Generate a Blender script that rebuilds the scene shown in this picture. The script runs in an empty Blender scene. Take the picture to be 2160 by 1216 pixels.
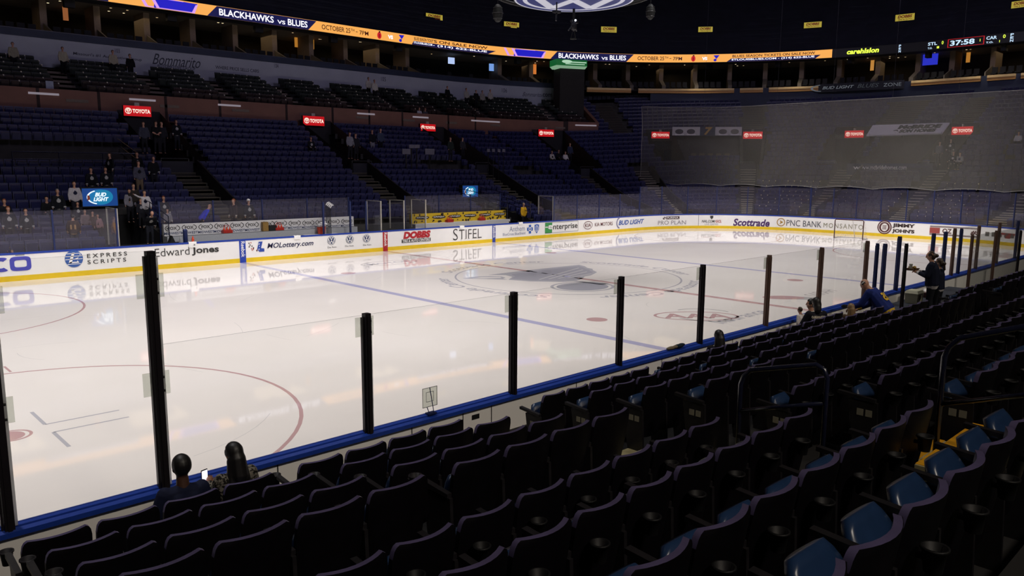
import bpy, bmesh, math, random
from mathutils import Vector, Matrix
random.seed(7)
sc = bpy.context.scene
COL = sc.collection
PI = math.pi

# ------------------------------------------------------------------ camera
CP = Vector((-23.184, -7.995, 4.319)); YAW, PITCH, ROLL, FPX = 0.806637, -0.152914, 0.0063225, 1632.05
_d = Vector((math.cos(PITCH)*math.cos(YAW), math.cos(PITCH)*math.sin(YAW), math.sin(PITCH)))
_r = _d.cross(Vector((0, 0, 1))).normalized(); _u = _r.cross(_d)
CR = _r*math.cos(ROLL) + _u*math.sin(ROLL); CU = -_r*math.sin(ROLL) + _u*math.cos(ROLL)
cam = bpy.data.cameras.new('camera'); camo = bpy.data.objects.new('camera', cam); COL.objects.link(camo)
cam.sensor_width = 36; cam.lens = FPX/2160*36; cam.clip_end = 400; cam.clip_start = .05
M = Matrix((CR, CU, -_d)).transposed().to_4x4(); M.translation = CP; camo.matrix_world = M
sc.camera = camo
# ------------------------------------------------------------------ world, exposure, lights
w = bpy.data.worlds.new('world'); sc.world = w; w.use_nodes = True
w.node_tree.nodes['Background'].inputs[0].default_value = (.35, .42, 1, 1)
w.node_tree.nodes['Background'].inputs[1].default_value = .0022
sc.view_settings.view_transform = 'Standard'; sc.view_settings.look = 'None'
sc.view_settings.exposure = 0; sc.view_settings.gamma = 1
sc.view_settings.use_curve_mapping = False
def area_lamp(name, loc, tgt, sx, sy, power, col, spread):
    l = bpy.data.lights.new(name, 'AREA'); l.shape = 'RECTANGLE'; l.size = sx; l.size_y = sy
    l.energy = power; l.color = col; l.spread = math.radians(spread)
    o = bpy.data.objects.new(name, l); COL.objects.link(o); o.location = loc
    o.rotation_euler = (Vector(tgt)-Vector(loc)).to_track_quat('-Z', 'Y').to_euler(); return o
ICE_POWER = 520; BOARD_POWER = 135; HOUSE_POWER = 330
for lx in (-24, -12, 0, 12, 24):
    for ly in (7.5, 18.4):
        area_lamp('rink_lamp', (lx, ly, 23), (lx*.97, ly*.97+.4, 0), 5, 2, ICE_POWER, (1, .962, .952), 62)
for lx, ly, tx, ty in ((-18, 6, -16, 26), (-6, 6, -6, 26), (6, 6, 6, 26), (17, 7, 18, 26), (10, 14, 28, 22), (12, 12, 30.5, 10)):
    area_lamp('board_fill', (lx, ly, 22), (tx, ty, .5), 4, 2, BOARD_POWER, (1, .975, .945), 34)  # added fill lights that brighten the board faces, not fixtures of the rink
# a little house light spilling on the stands
for lx, ly, tx, ty in ((-12, 12, -14, 44), (6, 12, 6, 44), (22, 14, 30, 44), (24, 12, 52, 26), (22, 8, 52, 6)):
    area_lamp('house_lamp', (lx, ly, 24), (tx, ty, 7), 5, 5, HOUSE_POWER, (.74, .66, 1), 120)
# warm concourse lamps above and behind the near stand
for lx in (-21, -9, 3):
    area_lamp('near_stand_lamp', (lx, -15, 15), (lx+1.5, -1, .8), 2.5, 1.5, 165, (1, .88, .74), 75)
# ------------------------------------------------------------------ geometry of the place
def ray(px, py): return _d*FPX + CR*(px-1080) - CU*(py-608)
def at_y(px, py, Y):
    v = ray(px, py); return CP + v*((Y-CP.y)/v.y)
def at_z(px, py, Z=0.):
    v = ray(px, py); return CP + v*((Z-CP.z)/v.z)
LC, RR, WID = 21.95, 8.53, 25.9
ARC = RR*PI/2; S1 = LC+ARC; S2 = S1+8.84; S3 = S2+ARC
def P(d, s):
    """point of the rounded rink outline moved outward by d; s runs along the boards from centre ice on the far side"""
    if s < -LC:
        t = (-LC-s)/RR; return Vector((-LC-(RR+d)*math.sin(t), 17.37+(RR+d)*math.cos(t)))
    if s <= LC: return Vector((s, WID+d))
    if s <= S1:
        t = (s-LC)/RR; return Vector((LC+(RR+d)*math.sin(t), 17.37+(RR+d)*math.cos(t)))
    if s <= S2: return Vector((30.48+d, 17.37-(s-S1)))
    if s <= S3:
        t = (s-S2)/RR; return Vector((LC+(RR+d)*math.cos(t), RR-(RR+d)*math.sin(t)))
    return Vector((LC-(s-S3), -d))
def N(s):
    a, b = P(0, s), P(1, s); return (b-a)
def P3(d, s, z):
    q = P(d, s); return Vector((q.x, q.y, z))
def hit(px, py, d, lo=-30, hi=50):
    v = ray(px, py); h = math.hypot(v.x, v.y); v = v/h; prev = None; s = lo
    while s < hi:
        q = P(d, s); qx, qy = q.x-CP.x, q.y-CP.y
        c = qx*v.y-qy*v.x; dt = qx*v.x+qy*v.y
        if prev is not None and dt > 0 and prev*c <= 0: return s, CP.z+v.z*dt
        prev = c; s += .05
    raise ValueError((px, py, d))
def srgb(h):
    h = h.lstrip('#'); o = []
    for i in (0, 2, 4):
        c = int(h[i:i+2], 16)/255; o.append(c/12.92 if c <= .04045 else ((c+.055)/1.055)**2.4)
    return tuple(o)
# ------------------------------------------------------------------ materials
MATS = {}
def mat(name, col, rough=.5, metal=0., spec=.5, emit=0., var=.12, nscale=14., bump=0., coat=0.):
    if name in MATS: return MATS[name]
    if isinstance(col, str): col = srgb(col)
    m = bpy.data.materials.new(name); m.use_nodes = True; nt = m.node_tree; b = nt.nodes['Principled BSDF']
    b.inputs['Roughness'].default_value = rough; b.inputs['Metallic'].default_value = metal
    b.inputs['Specular IOR Level'].default_value = spec; b.inputs['Coat Weight'].default_value = coat
    if emit:
        b.inputs['Base Color'].default_value = (0.01, .01, .01, 1)
        b.inputs['Emission Color'].default_value = (*col, 1); b.inputs['Emission Strength'].default_value = emit
    else:
        tc = nt.nodes.new('ShaderNodeTexCoord'); nz = nt.nodes.new('ShaderNodeTexNoise'); rp = nt.nodes.new('ShaderNodeValToRGB')
        nz.inputs['Scale'].default_value = nscale; nz.inputs['Detail'].default_value = 3
        nt.links.new(tc.outputs['Object'], nz.inputs['Vector']); nt.links.new(nz.outputs['Fac'], rp.inputs['Fac'])
        rp.color_ramp.elements[0].position = .3; rp.color_ramp.elements[1].position = .7
        rp.color_ramp.elements[0].color = (*[c*(1-var) for c in col], 1)
        rp.color_ramp.elements[1].color = (*[min(1, c*(1+var)) for c in col], 1)
        nt.links.new(rp.outputs['Color'], b.inputs['Base Color'])
        if bump:
            bp = nt.nodes.new('ShaderNodeBump'); bp.inputs['Strength'].default_value = bump; bp.inputs['Distance'].default_value = .004
            nt.links.new(nz.outputs['Fac'], bp.inputs['Height']); nt.links.new(bp.outputs['Normal'], b.inputs['Normal'])
    MATS[name] = m; return m
def glass_mat(name, tint, refl, veil=0., veilcol=(.5, .5, .5)):
    m = bpy.data.materials.new(name); m.use_nodes = True; nt = m.node_tree; nt.nodes.clear()
    out = nt.nodes.new('ShaderNodeOutputMaterial'); mx = nt.nodes.new('ShaderNodeMixShader'); tr = nt.nodes.new('ShaderNodeBsdfTransparent')
    gl = nt.nodes.new('ShaderNodeBsdfGlossy'); fr = nt.nodes.new('ShaderNodeFresnel'); mu = nt.nodes.new('ShaderNodeMath')
    mu.operation = 'MULTIPLY'; mu.inputs[1].default_value = refl
    tr.inputs[0].default_value = (*tint, 1); gl.inputs['Roughness'].default_value = .05; fr.inputs['IOR'].default_value = 1.45
    ge = nt.nodes.new('ShaderNodeNewGeometry'); ir = nt.nodes.new('ShaderNodeMapRange')
    ir.inputs['To Min'].default_value = 1.45; ir.inputs['To Max'].default_value = 1/1.45
    nt.links.new(ge.outputs['Backfacing'], ir.inputs['Value']); nt.links.new(ir.outputs[0], fr.inputs['IOR'])
    nt.links.new(fr.outputs[0], mu.inputs[0]); nt.links.new(mu.outputs[0], mx.inputs[0])
    nt.links.new(tr.outputs[0], mx.inputs[1]); nt.links.new(gl.outputs[0], mx.inputs[2])
    last = mx
    if veil:
        df = nt.nodes.new('ShaderNodeBsdfDiffuse'); df.inputs[0].default_value = (*veilcol, 1); m2 = nt.nodes.new('ShaderNodeMixShader')
        nz = nt.nodes.new('ShaderNodeTexNoise'); nz.inputs['Scale'].default_value = .6; rp = nt.nodes.new('ShaderNodeMapRange')
        tc = nt.nodes.new('ShaderNodeTexCoord'); nt.links.new(tc.outputs['Object'], nz.inputs['Vector'])
        rp.inputs['To Min'].default_value = veil*.8; rp.inputs['To Max'].default_value = veil*1.2
        nt.links.new(nz.outputs['Fac'], rp.inputs['Value']); nt.links.new(rp.outputs[0], m2.inputs[0])
        nt.links.new(mx.outputs[0], m2.inputs[1]); nt.links.new(df.outputs[0], m2.inputs[2]); last = m2
    nt.links.new(last.outputs[0], out.inputs[0]); MATS[name] = m; return m
GLASS = glass_mat('rink_glass', (.955, .965, .96), 1., .012)
GLASS_FAR = glass_mat('far_rink_glass', (.93, .94, .95), 1.4, .06, (.6, .55, .7))  # violet-grey veil puts the hazy reflection into the glass colour
GLASS_EDGE = mat('glass_edge', '7f8a86', .2, var=.05)
def translucent(name, col):
    m = bpy.data.materials.new(name); m.use_nodes = True; nt = m.node_tree; nt.nodes.clear(); out = nt.nodes.new('ShaderNodeOutputMaterial'); mx = nt.nodes.new('ShaderNodeMixShader')
    a = nt.nodes.new('ShaderNodeBsdfTranslucent'); b = nt.nodes.new('ShaderNodeBsdfDiffuse'); nz = nt.nodes.new('ShaderNodeTexNoise'); rp = nt.nodes.new('ShaderNodeValToRGB')
    rp.color_ramp.elements[0].color = (*[c*.9 for c in col], 1); rp.color_ramp.elements[1].color = (*col, 1); nt.links.new(nz.outputs['Fac'], rp.inputs[0])
    for q in (a, b): nt.links.new(rp.outputs[0], q.inputs[0])
    mx.inputs[0].default_value = .1; nt.links.new(a.outputs[0], mx.inputs[1]); nt.links.new(b.outputs[0], mx.inputs[2]); nt.links.new(mx.outputs[0], out.inputs[0]); return m
EDGE = translucent('acrylic_edge', (.95, .95, .95))
ACRYL = glass_mat('acrylic_plate', (.86, .88, .84), 1.5, .06)
NET = glass_mat('net_mesh', (.97, .97, .96), 0., .26, (.30, .285, .25))
# ice: paint under a glossy frozen surface
def ice(name, h, var=.02, rough=.035): return mat(name, h, rough, spec=.36, var=var, nscale=.35)
ICE = ice('ice_white', 'f3ece8', .025)
ICE_RED = ice('ice_red_paint', 'c9a5a6'); ICE_BLUE = ice('ice_blue_paint', 'b9b7d6'); ICE_DK = ice('ice_dark_paint', 'bfbdc4')
ICE_PALE = ice('ice_pale_paint', 'd6d2d2'); ICE_NAVY = ice('ice_navy_paint', 'b3b1bb'); ICE_GREY = ice('ice_grey_paint', 'bfbcbc')
ICE_PINK = ice('ice_pink_paint', 'dcb6b4')
WHITE = mat('board_white', 'f6f4f1', .3, spec=.5, var=.015, nscale=2)
YEL = mat('kick_yellow', 'e8c51e', .4, var=.05, nscale=3)
BLUE = mat('cap_blue', '1f3f9e', .35, var=.08)
HAZEMET = mat('post_haze_brown', '6a5248', .45, .2, var=.08)  # dark post metal lightened to brown, haze painted into the further posts
SILVER = mat('post_metal', '4a4a50', .4, .6, var=.08)
DARKMET = mat('post_dark_metal', '2a262b', .42, .5, var=.08)
BLUEMET = mat('post_blue_metal', '24305f', .4, .3, var=.08)
PALEMET = mat('pale_frame_metal', 'b9b4a8', .4, .3)
BLACK = mat('black_matte', '0b0b0d', .7, var=.2)
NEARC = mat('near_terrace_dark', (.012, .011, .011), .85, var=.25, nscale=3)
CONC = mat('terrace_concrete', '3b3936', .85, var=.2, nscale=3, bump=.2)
CONC_L = mat('step_concrete', '807a6c', .8, var=.18, nscale=5, bump=.2)
NOSE = mat('step_nosing', 'a8a297', .6)
INK = mat('ink_dark', '3a3836', .5, var=.05)
INKS = {}
def ink(h):
    if h not in INKS: INKS[h] = mat('ink_'+h, h, .45, var=.04)
    return INKS[h]
EMS = {}
def lit(h, st=1.):
    k = (h, st)
    if k not in EMS: EMS[k] = mat('lit_%s_%d' % (h, int(st*100)), h, emit=st)
    return EMS[k]
# ------------------------------------------------------------------ mesh helper
_glyph = {}
def glyphs(s, bold=0., shear=0., spacing=1., res=3):
    k = (s, bold, shear, spacing, res)
    if k in _glyph: return _glyph[k]
    c = bpy.data.curves.new('tmp', 'FONT'); c.body = s; c.size = 1; c.offset = bold; c.shear = shear; c.resolution_u = res
    c.space_character = spacing
    o = bpy.data.objects.new('tmp', c); COL.objects.link(o)
    dg = bpy.context.evaluated_depsgraph_get(); me = bpy.data.meshes.new_from_object(o.evaluated_get(dg))
    vs = [(v.co.x, v.co.y) for v in me.vertices]; fs = [tuple(p.vertices) for p in me.polygons]
    bpy.data.objects.remove(o); bpy.data.curves.remove(c); bpy.data.meshes.remove(me)
    if not vs: vs = [(0, 0)]
    x0 = min(v[0] for v in vs); x1 = max(v[0] for v in vs); y0 = min(v[1] for v in vs); y1 = max(v[1] for v in vs)
    vs = [((x-x0)/max(x1-x0, 1e-6), (y-y0)/max(y1-y0, 1e-6)) for x, y in vs]
    _glyph[k] = (vs, fs, (x1-x0)/max(y1-y0, 1e-6)); return _glyph[k]
class MB:
    def __init__(s): s.v = []; s.f = []; s.m = []
    def add(s, vs, fs, mi=0):
        n = len(s.v); s.v += [tuple(v) for v in vs]; s.f += [tuple(i+n for i in f) for f in fs]; s.m += [mi]*len(fs); return s
    def hexa(s, c, mi=0):
        return s.add(c, [(0, 3, 2, 1), (4, 5, 6, 7), (0, 1, 5, 4), (1, 2, 6, 5), (2, 3, 7, 6), (3, 0, 4, 7)], mi)
    def box(s, x0, x1, y0, y1, z0, z1, mi=0):
        return s.hexa([(x0, y0, z0), (x1, y0, z0), (x1, y1, z0), (x0, y1, z0), (x0, y0, z1), (x1, y0, z1), (x1, y1, z1), (x0, y1, z1)], mi)
    def obox(s, c, ax, ay, az, mi=0):
        c, ax, ay, az = map(Vector, (c, ax, ay, az))
        return s.hexa([c-ax-ay-az, c+ax-ay-az, c+ax+ay-az, c-ax+ay-az, c-ax-ay+az, c+ax-ay+az, c+ax+ay+az, c-ax+ay+az], mi)
    def tube(s, pts, r, n=8, mi=0, closed=False):
        pts = [Vector(p) for p in pts]; k = len(pts); rs = r if isinstance(r, (list, tuple)) else [r]*k
        vs = []; prev = None
        for i, p in enumerate(pts):
            if closed: t = pts[(i+1) % k]-pts[i-1]
            else: t = pts[min(i+1, k-1)]-pts[max(i-1, 0)]
            t.normalize()
            a = t.orthogonal().normalized() if prev is None else (prev-t*prev.dot(t)).normalized()
            prev = a; b = t.cross(a)
            vs += [p+a*(rs[i]*math.cos(2*PI*j/n))+b*(rs[i]*math.sin(2*PI*j/n)) for j in range(n)]
        fs = []
        for i in range(k if closed else k-1):
            i2 = (i+1) % k
            fs += [(i*n+j, i*n+(j+1) % n, i2*n+(j+1) % n, i2*n+j) for j in range(n)]
        if not closed: fs += [tuple(range(n))[::-1], tuple(range((k-1)*n, k*n))]
        return s.add(vs, fs, mi)
    def ball(s, c, r, nu=10, nv=7, mi=0):
        c = Vector(c); r = Vector(r) if not isinstance(r, (int, float)) else Vector((r, r, r))
        vs = [c+Vector((0, 0, -r.z))]
        for i in range(1, nv):
            a = -PI/2+PI*i/nv
            vs += [c+Vector((r.x*math.cos(a)*math.cos(2*PI*j/nu), r.y*math.cos(a)*math.sin(2*PI*j/nu), r.z*math.sin(a))) for j in range(nu)]
        vs.append(c+Vector((0, 0, r.z))); fs = [(0, 1+(j+1) % nu, 1+j) for j in range(nu)]
        for i in range(nv-2):
            fs += [(1+i*nu+j, 1+i*nu+(j+1) % nu, 1+(i+1)*nu+(j+1) % nu, 1+(i+1)*nu+j) for j in range(nu)]
        L = len(vs)-1; fs += [(L, 1+(nv-2)*nu+j, 1+(nv-2)*nu+(j+1) % nu) for j in range(nu)]
        return s.add(vs, fs, mi)
    def cap(s, p0, r0, p1, r1, n=10):
        p0, p1 = Vector(p0), Vector(p1); t = (p1-p0); L = t.length; t = t/L if L > 1e-6 else Vector((0, 0, 1))
        pts = [p0-t*r0*.98, p0-t*r0*.7, p0, p1, p1+t*r1*.7, p1+t*r1*.98]
        return s.tube(pts, [r0*.15, r0*.7, r0, r1, r1*.7, r1*.15], n)
    # flat artwork on a mapped surface: f(s, z, off) -> point
    def quad(s, f, s0, s1, z0, z1, off, mi=0, n=1):
        vs = []
        for i in range(n+1):
            t = s0+(s1-s0)*i/n; vs += [f(t, z0, off), f(t, z1, off)]
        return s.add(vs, [(2*i, 2*i+2, 2*i+3, 2*i+1) for i in range(n)], mi)
    def para(s, f, c, off, mi=0, n=8):
        (a0, z0), (a1, z1), (b1, y1), (b0, y0) = c; vs = []
        for i in range(n+1):
            t = i/n; vs += [f(a0+(a1-a0)*t, z0+(z1-z0)*t, off), f(b0+(b1-b0)*t, y0+(y1-y0)*t, off)]
        return s.add(vs, [(2*i, 2*i+2, 2*i+3, 2*i+1) for i in range(n)], mi)
    def poly(s, f, pts, off, mi=0): return s.add([f(a, b, off) for a, b in pts], [tuple(range(len(pts)))], mi)
    def text(s, f, t, s0, s1, z0, z1, off, mi=0, bold=0., shear=0., spacing=1., res=3):
        vs, fs, _ = glyphs(t, bold, shear, spacing, res)
        return s.add([f(s0+(s1-s0)*x, z0+(z1-z0)*y, off) for x, y in vs], fs, mi)
    def disc(s, f, cs, cz, rs, rz, off, mi=0, n=28):
        return s.poly(f, [(cs+rs*math.cos(2*PI*i/n), cz+rz*math.sin(2*PI*i/n)) for i in range(n)], off, mi)
    def ring(s, f, cs, cz, rs, rz, w, off, mi=0, n=40, a0=0., a1=2*PI, wz=None):
        wz = w if wz is None else wz
        vs = []
        for i in range(n+1):
            a = a0+(a1-a0)*i/n
            vs += [f(cs+rs*math.cos(a), cz+rz*math.sin(a), off), f(cs+(rs-w)*math.cos(a), cz+(rz-wz)*math.sin(a), off)]
        return s.add(vs, [(2*i, 2*i+2, 2*i+3, 2*i+1) for i in range(n)], mi)
    def mesh(s, name, mats, smooth=False):
        me = bpy.data.meshes.new(name); me.from_pydata(s.v, [], s.f)
        for m in (mats if isinstance(mats, (list, tuple)) else [mats]): me.materials.append(m)
        me.polygons.foreach_set('material_index', s.m)
        if smooth: me.polygons.foreach_set('use_smooth', [True]*len(s.f))
        me.update(); return me
    def build(s, name, mats, parent=None, smooth=False, normals=False):
        me = s.mesh(name, mats, smooth)
        if normals:
            bm = bmesh.new(); bm.from_mesh(me); bmesh.ops.recalc_face_normals(bm, faces=bm.faces); bm.to_mesh(me); bm.free()
        return link(name, me, parent)
def link(name, me, parent=None):
    o = bpy.data.objects.new(name, me); COL.objects.link(o)
    if parent: o.parent = parent
    return o
def tag(o, label, cat, group=None, kind=None):
    o['label'] = label
    if cat: o['category'] = cat
    if group: o['group'] = group
    if kind: o['kind'] = kind
    return o
def struct(o, label=None):
    o['kind'] = 'structure'
    if label: o['label'] = label
    return o
def thing(name, loc, label, cat, group=None, rz=0.):
    o = bpy.data.objects.new(name, None); COL.objects.link(o); o.location = loc; o.rotation_euler = (0, 0, rz)
    o.empty_display_size = .1; return tag(o, label, cat, group)
ORD = ['zeroth', 'first', 'second', 'third', 'fourth', 'fifth', 'sixth', 'seventh', 'eighth', 'ninth', 'tenth', 'eleventh', 'twelfth', 'thirteenth',
 'fourteenth', 'fifteenth', 'sixteenth', 'seventeenth', 'eighteenth', 'nineteenth', 'twentieth', 'twenty-first', 'twenty-second', 'twenty-third',
 'twenty-fourth', 'twenty-fifth', 'twenty-sixth', 'twenty-seventh', 'twenty-eighth', 'twenty-ninth', 'thirtieth']
# ------------------------------------------------------------------ sweeps along the rink outline
def srange(a, b, step=.6):
    out = [a]
    for k in (-LC, LC, S1, S2, S3):
        if a < k < b: out.append(k)
    out.append(b); res = []
    for i in range(len(out)-1):
        u, v = out[i], out[i+1]; mid = (u+v)/2
        curved = mid < -LC or LC < mid < S1 or S2 < mid < S3
        n = max(1, int(math.ceil((v-u)/(step if curved else 6))))
        res += [u+(v-u)*j/n for j in range(n)]
    return res+[out[-1]]
def sweep(mb, prof, a, b, mi=0, step=.6, caps=True):
    ss = srange(a, b, step); n = len(prof); vs = []
    for s in ss: vs += [P3(d, s, z) for d, z in prof]
    fs = []
    for i in range(len(ss)-1):
        fs += [(i*n+j, i*n+(j+1) % n, (i+1)*n+(j+1) % n, (i+1)*n+j) for j in range(n)]
    if caps: fs += [tuple(range(n)), tuple(range((len(ss)-1)*n, len(ss)*n))[::-1]]
    mb.add(vs, fs, mi)
def rect(d0, d1, z0, z1): return [(d0, z0), (d1, z0), (d1, z1), (d0, z1)]
SEND = S3+LC+26          # boards run on past the left edge of the frame on the near side
# ------------------------------------------------------------------ ice
def fi(s, z, off): return (s, z, off)
def build_ice():
    mb = MB(); ring = [P(-.005, s) for s in srange(-30, SEND, .35)]
    n = len(ring)
    mb.add([(q.x, q.y, 0) for q in ring], [tuple(range(n))[::-1]])
    mb.add([(q.x, q.y, 0) for q in ring]+[(q.x, q.y, -.06) for q in ring], [(i, (i+1) % n, n+(i+1) % n, n+i) for i in range(n)])
    R, B, D, PL, NV, GR, PK = 1, 2, 3, 4, 5, 6, 7
    z = .0012
    def rot(cx, cy, ang):
        ca, sa = math.cos(ang), math.sin(ang)
        return lambda s, t, off: (cx+s*ca-t*sa, cy+s*sa+t*ca, off)
    # centre line with its paler inner pattern, blue lines, goal lines
    mb.quad(fi, -.15, .15, .01, 25.89, z, R)
    for i in range(43): mb.quad(fi, -.06, .06, .3+i*.6, .6+i*.6, z+.0006, PK)
    for x in (-7.77, 7.77): mb.quad(fi, x-.15, x+.15, .01, 25.89, z, B)
    for x in (-26.82, 26.82): mb.quad(fi, x-.03, x+.03, 1.0, 24.9, z, R)
    # face-off circles and dots
    for x in (-20.73, 20.73):
        for y in (6.25, 19.65):
            mb.ring(fi, x, y, 4.572, 4.572, .07, z, R, 72); mb.ring(fi, x, y, .31, .31, .05, z, R, 24); mb.disc(fi, x-.02, y, .22, .25, z, R, 24)
            for sx in (-1, 1):
                for sy in (-1, 1):
                    mb.quad(fi, *sorted((x+sx*.55, x+sx*1.72)), y+sy*.26-.025, y+sy*.26+.025, z, D)
                    mb.quad(fi, x+sx*.55-.03, x+sx*.55+.03, *sorted((y+sy*.26, y+sy*1.18)), z, D)
            for sx in (-.9, .9):
                for sy in (-1, 1): mb.quad(fi, x+sx-.025, x+sx+.025, *sorted((y+sy*4.57, y+sy*5.2)), z, R)
    for x in (-6.1, 6.1):
        for y in (6.25, 19.65): mb.disc(fi, x, y, .31, .31, z, R, 24)
    mb.ring(fi, 0, 12.95, 4.572, 4.572, .07, z+.001, D, 96); mb.disc(fi, 0, 12.95, .15, .15, z+.002, B, 16)
    # goal creases
    for sx in (-1, 1):
        pts = [(sx*26.79, 12.95-1.22), (sx*25.45, 12.95-1.22)]+[(sx*(26.82-1.83*math.cos(a)), 12.95+1.83*math.sin(a)) for a in [(-.72+1.44*i/16) for i in range(17)]]+[(sx*25.45, 12.95+1.22), (sx*26.79, 12.95+1.22)]
        mb.poly(fi, pts, z*.6, PL)
        for i in range(len(pts)-1):
            a, b = Vector(pts[i]), Vector(pts[i+1]); t = (b-a).normalized(); nn = Vector((-t.y, t.x))*.03
            mb.poly(fi, [a+nn, a-nn, b-nn, b+nn], z, R)
    # winged note emblem at centre ice
    def px(pts): return [(q.x, q.y) for q in (at_z(a, b) for a, b in pts)]
    def g2(a, b): return (860+a*.287, 520+b*.287)
    wing = px([g2(*q) for q in [(400, 236), (520, 222), (600, 220), (690, 222), (720, 230), (700, 238), (740, 246), (560, 240)]])
    mb.poly(fi, wing, z, D); mb.poly(fi, px([g2(*q) for q in [(470, 234), (540, 227), (680, 227), (690, 233), (560, 236)]]), z+.0008, 0)
    body = px([g2(*q) for q in [(590, 211), (860, 178), (1260, 136), (1300, 146), (1320, 158), (1358, 166), (1362, 176), (1392, 190), (1375, 200), (1345, 214), (1300, 222), (1290, 235), (1240, 255), (1140, 262), (900, 258), (740, 246), (770, 225), (720, 212)]])
    mb.poly(fi, body, z, D)
    inner = px([g2(*q) for q in [(760, 206), (870, 190), (1255, 145), (1285, 152), (1305, 164), (1335, 172), (1340, 180), (1362, 190), (1330, 205), (1280, 214), (1262, 228), (1225, 246), (1140, 254), (900, 250), (760, 238), (790, 222)]])
    mb.poly(fi, inner, z+.0006, NV)
    for k in range(4):
        a0, b0 = 960+70*k, 244-4*k; a1, b1 = 1262+30*k, 160+14*k
        q = px([g2(a0, b0), g2(a0+14, b0+1), g2(a1, b1), g2(a1-10, b1-2)]); mb.poly(fi, q, z+.001, PL)
    c = at_z(*g2(1285, 296)); mb.ring(fi, c.x, c.y, 1.28, 1.13, .12, z, D, 48); mb.disc(fi, c.x, c.y, 1.05, .9, z, NV, 40)
    stem = px([g2(*q) for q in [(1215, 258), (1275, 258), (1480, 274), (1440, 284), (1290, 268)]]); mb.poly(fi, stem, z, NV)
    # lettering around the centre circle, tops outward, four times
    for q in range(4):
        vs, fs, _ = glyphs('Scottrade Center', .02, .15)
        A0 = PI/4*0+q*PI/2+PI/2+.62; span = 1.24
        pts = []
        for x, y in vs:
            a = A0-span*x; r = 4.86+.52*y; pts.append((r*math.cos(a), 12.95+r*math.sin(a), z))
        mb.add(pts, fs, D)
    # sponsor marks in the neutral zone
    ins = rot(-3.92, 3.42, .01); mb.text(ins, 'Insurance', 0, 2.75, 0, .52, z, D, .015)
    aa = rot(-3.45, 4.62, -.74)
    mb.ring(aa, 0, 0, 1.28, .72, .09, z, R, 48)
    mb.text(aa, 'AAA', -1.02, 1.02, -.36, .36, z, R, .03)
    for sgn in (1, -1): mb.ring(fi, -3.1, 4.55, 1.05, 1.05, .08, z, GR, 24, *( (-.2, 1.5) if sgn > 0 else (2.9, 4.6)))
    def ell(cx, cy, ax, ay, ang, mi): mb.disc(rot(cx, cy, ang), 0, 0, ax, ay, z*(.7 if mi == GR else 1.6), mi, 30)
    ell(1.72, 4.5, .72, .38, -.75, R); ell(2.12, 3.95, .55, .3, -.75, GR)
    sr = rot(2.35, 3.75, .06); mb.text(sr, 'SARAH', .35, 2.4, 0, .55, z*1.3, GR, .0, .3)
    mb.ring(fi, -2.75, 21.5, 1.5, .75, .1, z, GR, 40); mb.text(fi, 'MOTOR', -3.9, -1.6, 21.25, 21.75, z, NV, .02)
    # skate scratches
    rnd = random.Random(3)
    for i in range(60):
        x, y = rnd.uniform(-24, 16), rnd.uniform(1, 20); a = rnd.uniform(0, PI); L = rnd.uniform(.5, 2.2); cv = rnd.uniform(-.5, .5); prev = None
        for k in range(7):
            t = k/6; aa_ = a+cv*t; pt = Vector((x+L*t*math.cos(aa_), y+L*t*math.sin(aa_)))
            if prev is not None:
                d_ = (pt-prev).normalized(); nn = Vector((-d_.y, d_.x))*.006
                mb.poly(fi, [prev+nn, prev-nn, pt-nn, pt+nn], z*.4, PL)
            prev = pt
    o = mb.build('ice_sheet', [ICE, ICE_RED, ICE_BLUE, ICE_DK, ICE_PALE, ICE_NAVY, ICE_GREY, ICE_PINK])
    struct(o, 'white rink ice with painted lines, circles and centre emblem'); return o
build_ice()
mb = MB(); mb.box(-60, 75, -40, 75, -.4, -.07); struct(mb.build('floor', [CONC]), 'dark concrete arena floor')
# ------------------------------------------------------------------ boards
boards = thing('rink_boards', (0, WID, 0), 'white dasher boards with yellow kick strip and blue cap around the ice', 'boards')
def child(mb, name, mats, parent, smooth=False, normals=False):
    o = mb.build(name, mats, parent, smooth, normals)
    o.matrix_parent_inverse = Matrix.Translation(-Vector(parent.location)) if parent.rotation_euler.z == 0 else (Matrix.Translation(parent.location) @ parent.rotation_euler.to_matrix().to_4x4()).inverted()
    return o
mb = MB(); sweep(mb, rect(0, .11, 0, 1.03), -30, SEND); child(mb, 'board_panel', [WHITE], boards, normals=True)
mb = MB(); sweep(mb, rect(-.012, .001, 0, .2), -30, SEND); child(mb, 'kick_strip', [YEL], boards, normals=True)
mb = MB(); sweep(mb, [(-.012, 1.0), (.16, 1.0), (.16, 1.05), (.1, 1.062), (.098, 1.052), (.088, 1.052), (.086, 1.075), (.03, 1.08), (.028, 1.07), (.02, 1.07), (.018, 1.08), (-.012, 1.075)], -30, SEND)
child(mb, 'cap_rail', [BLUE], boards, normals=True)
def fb(s, z, off): return P3(-off, s, z)
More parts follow.
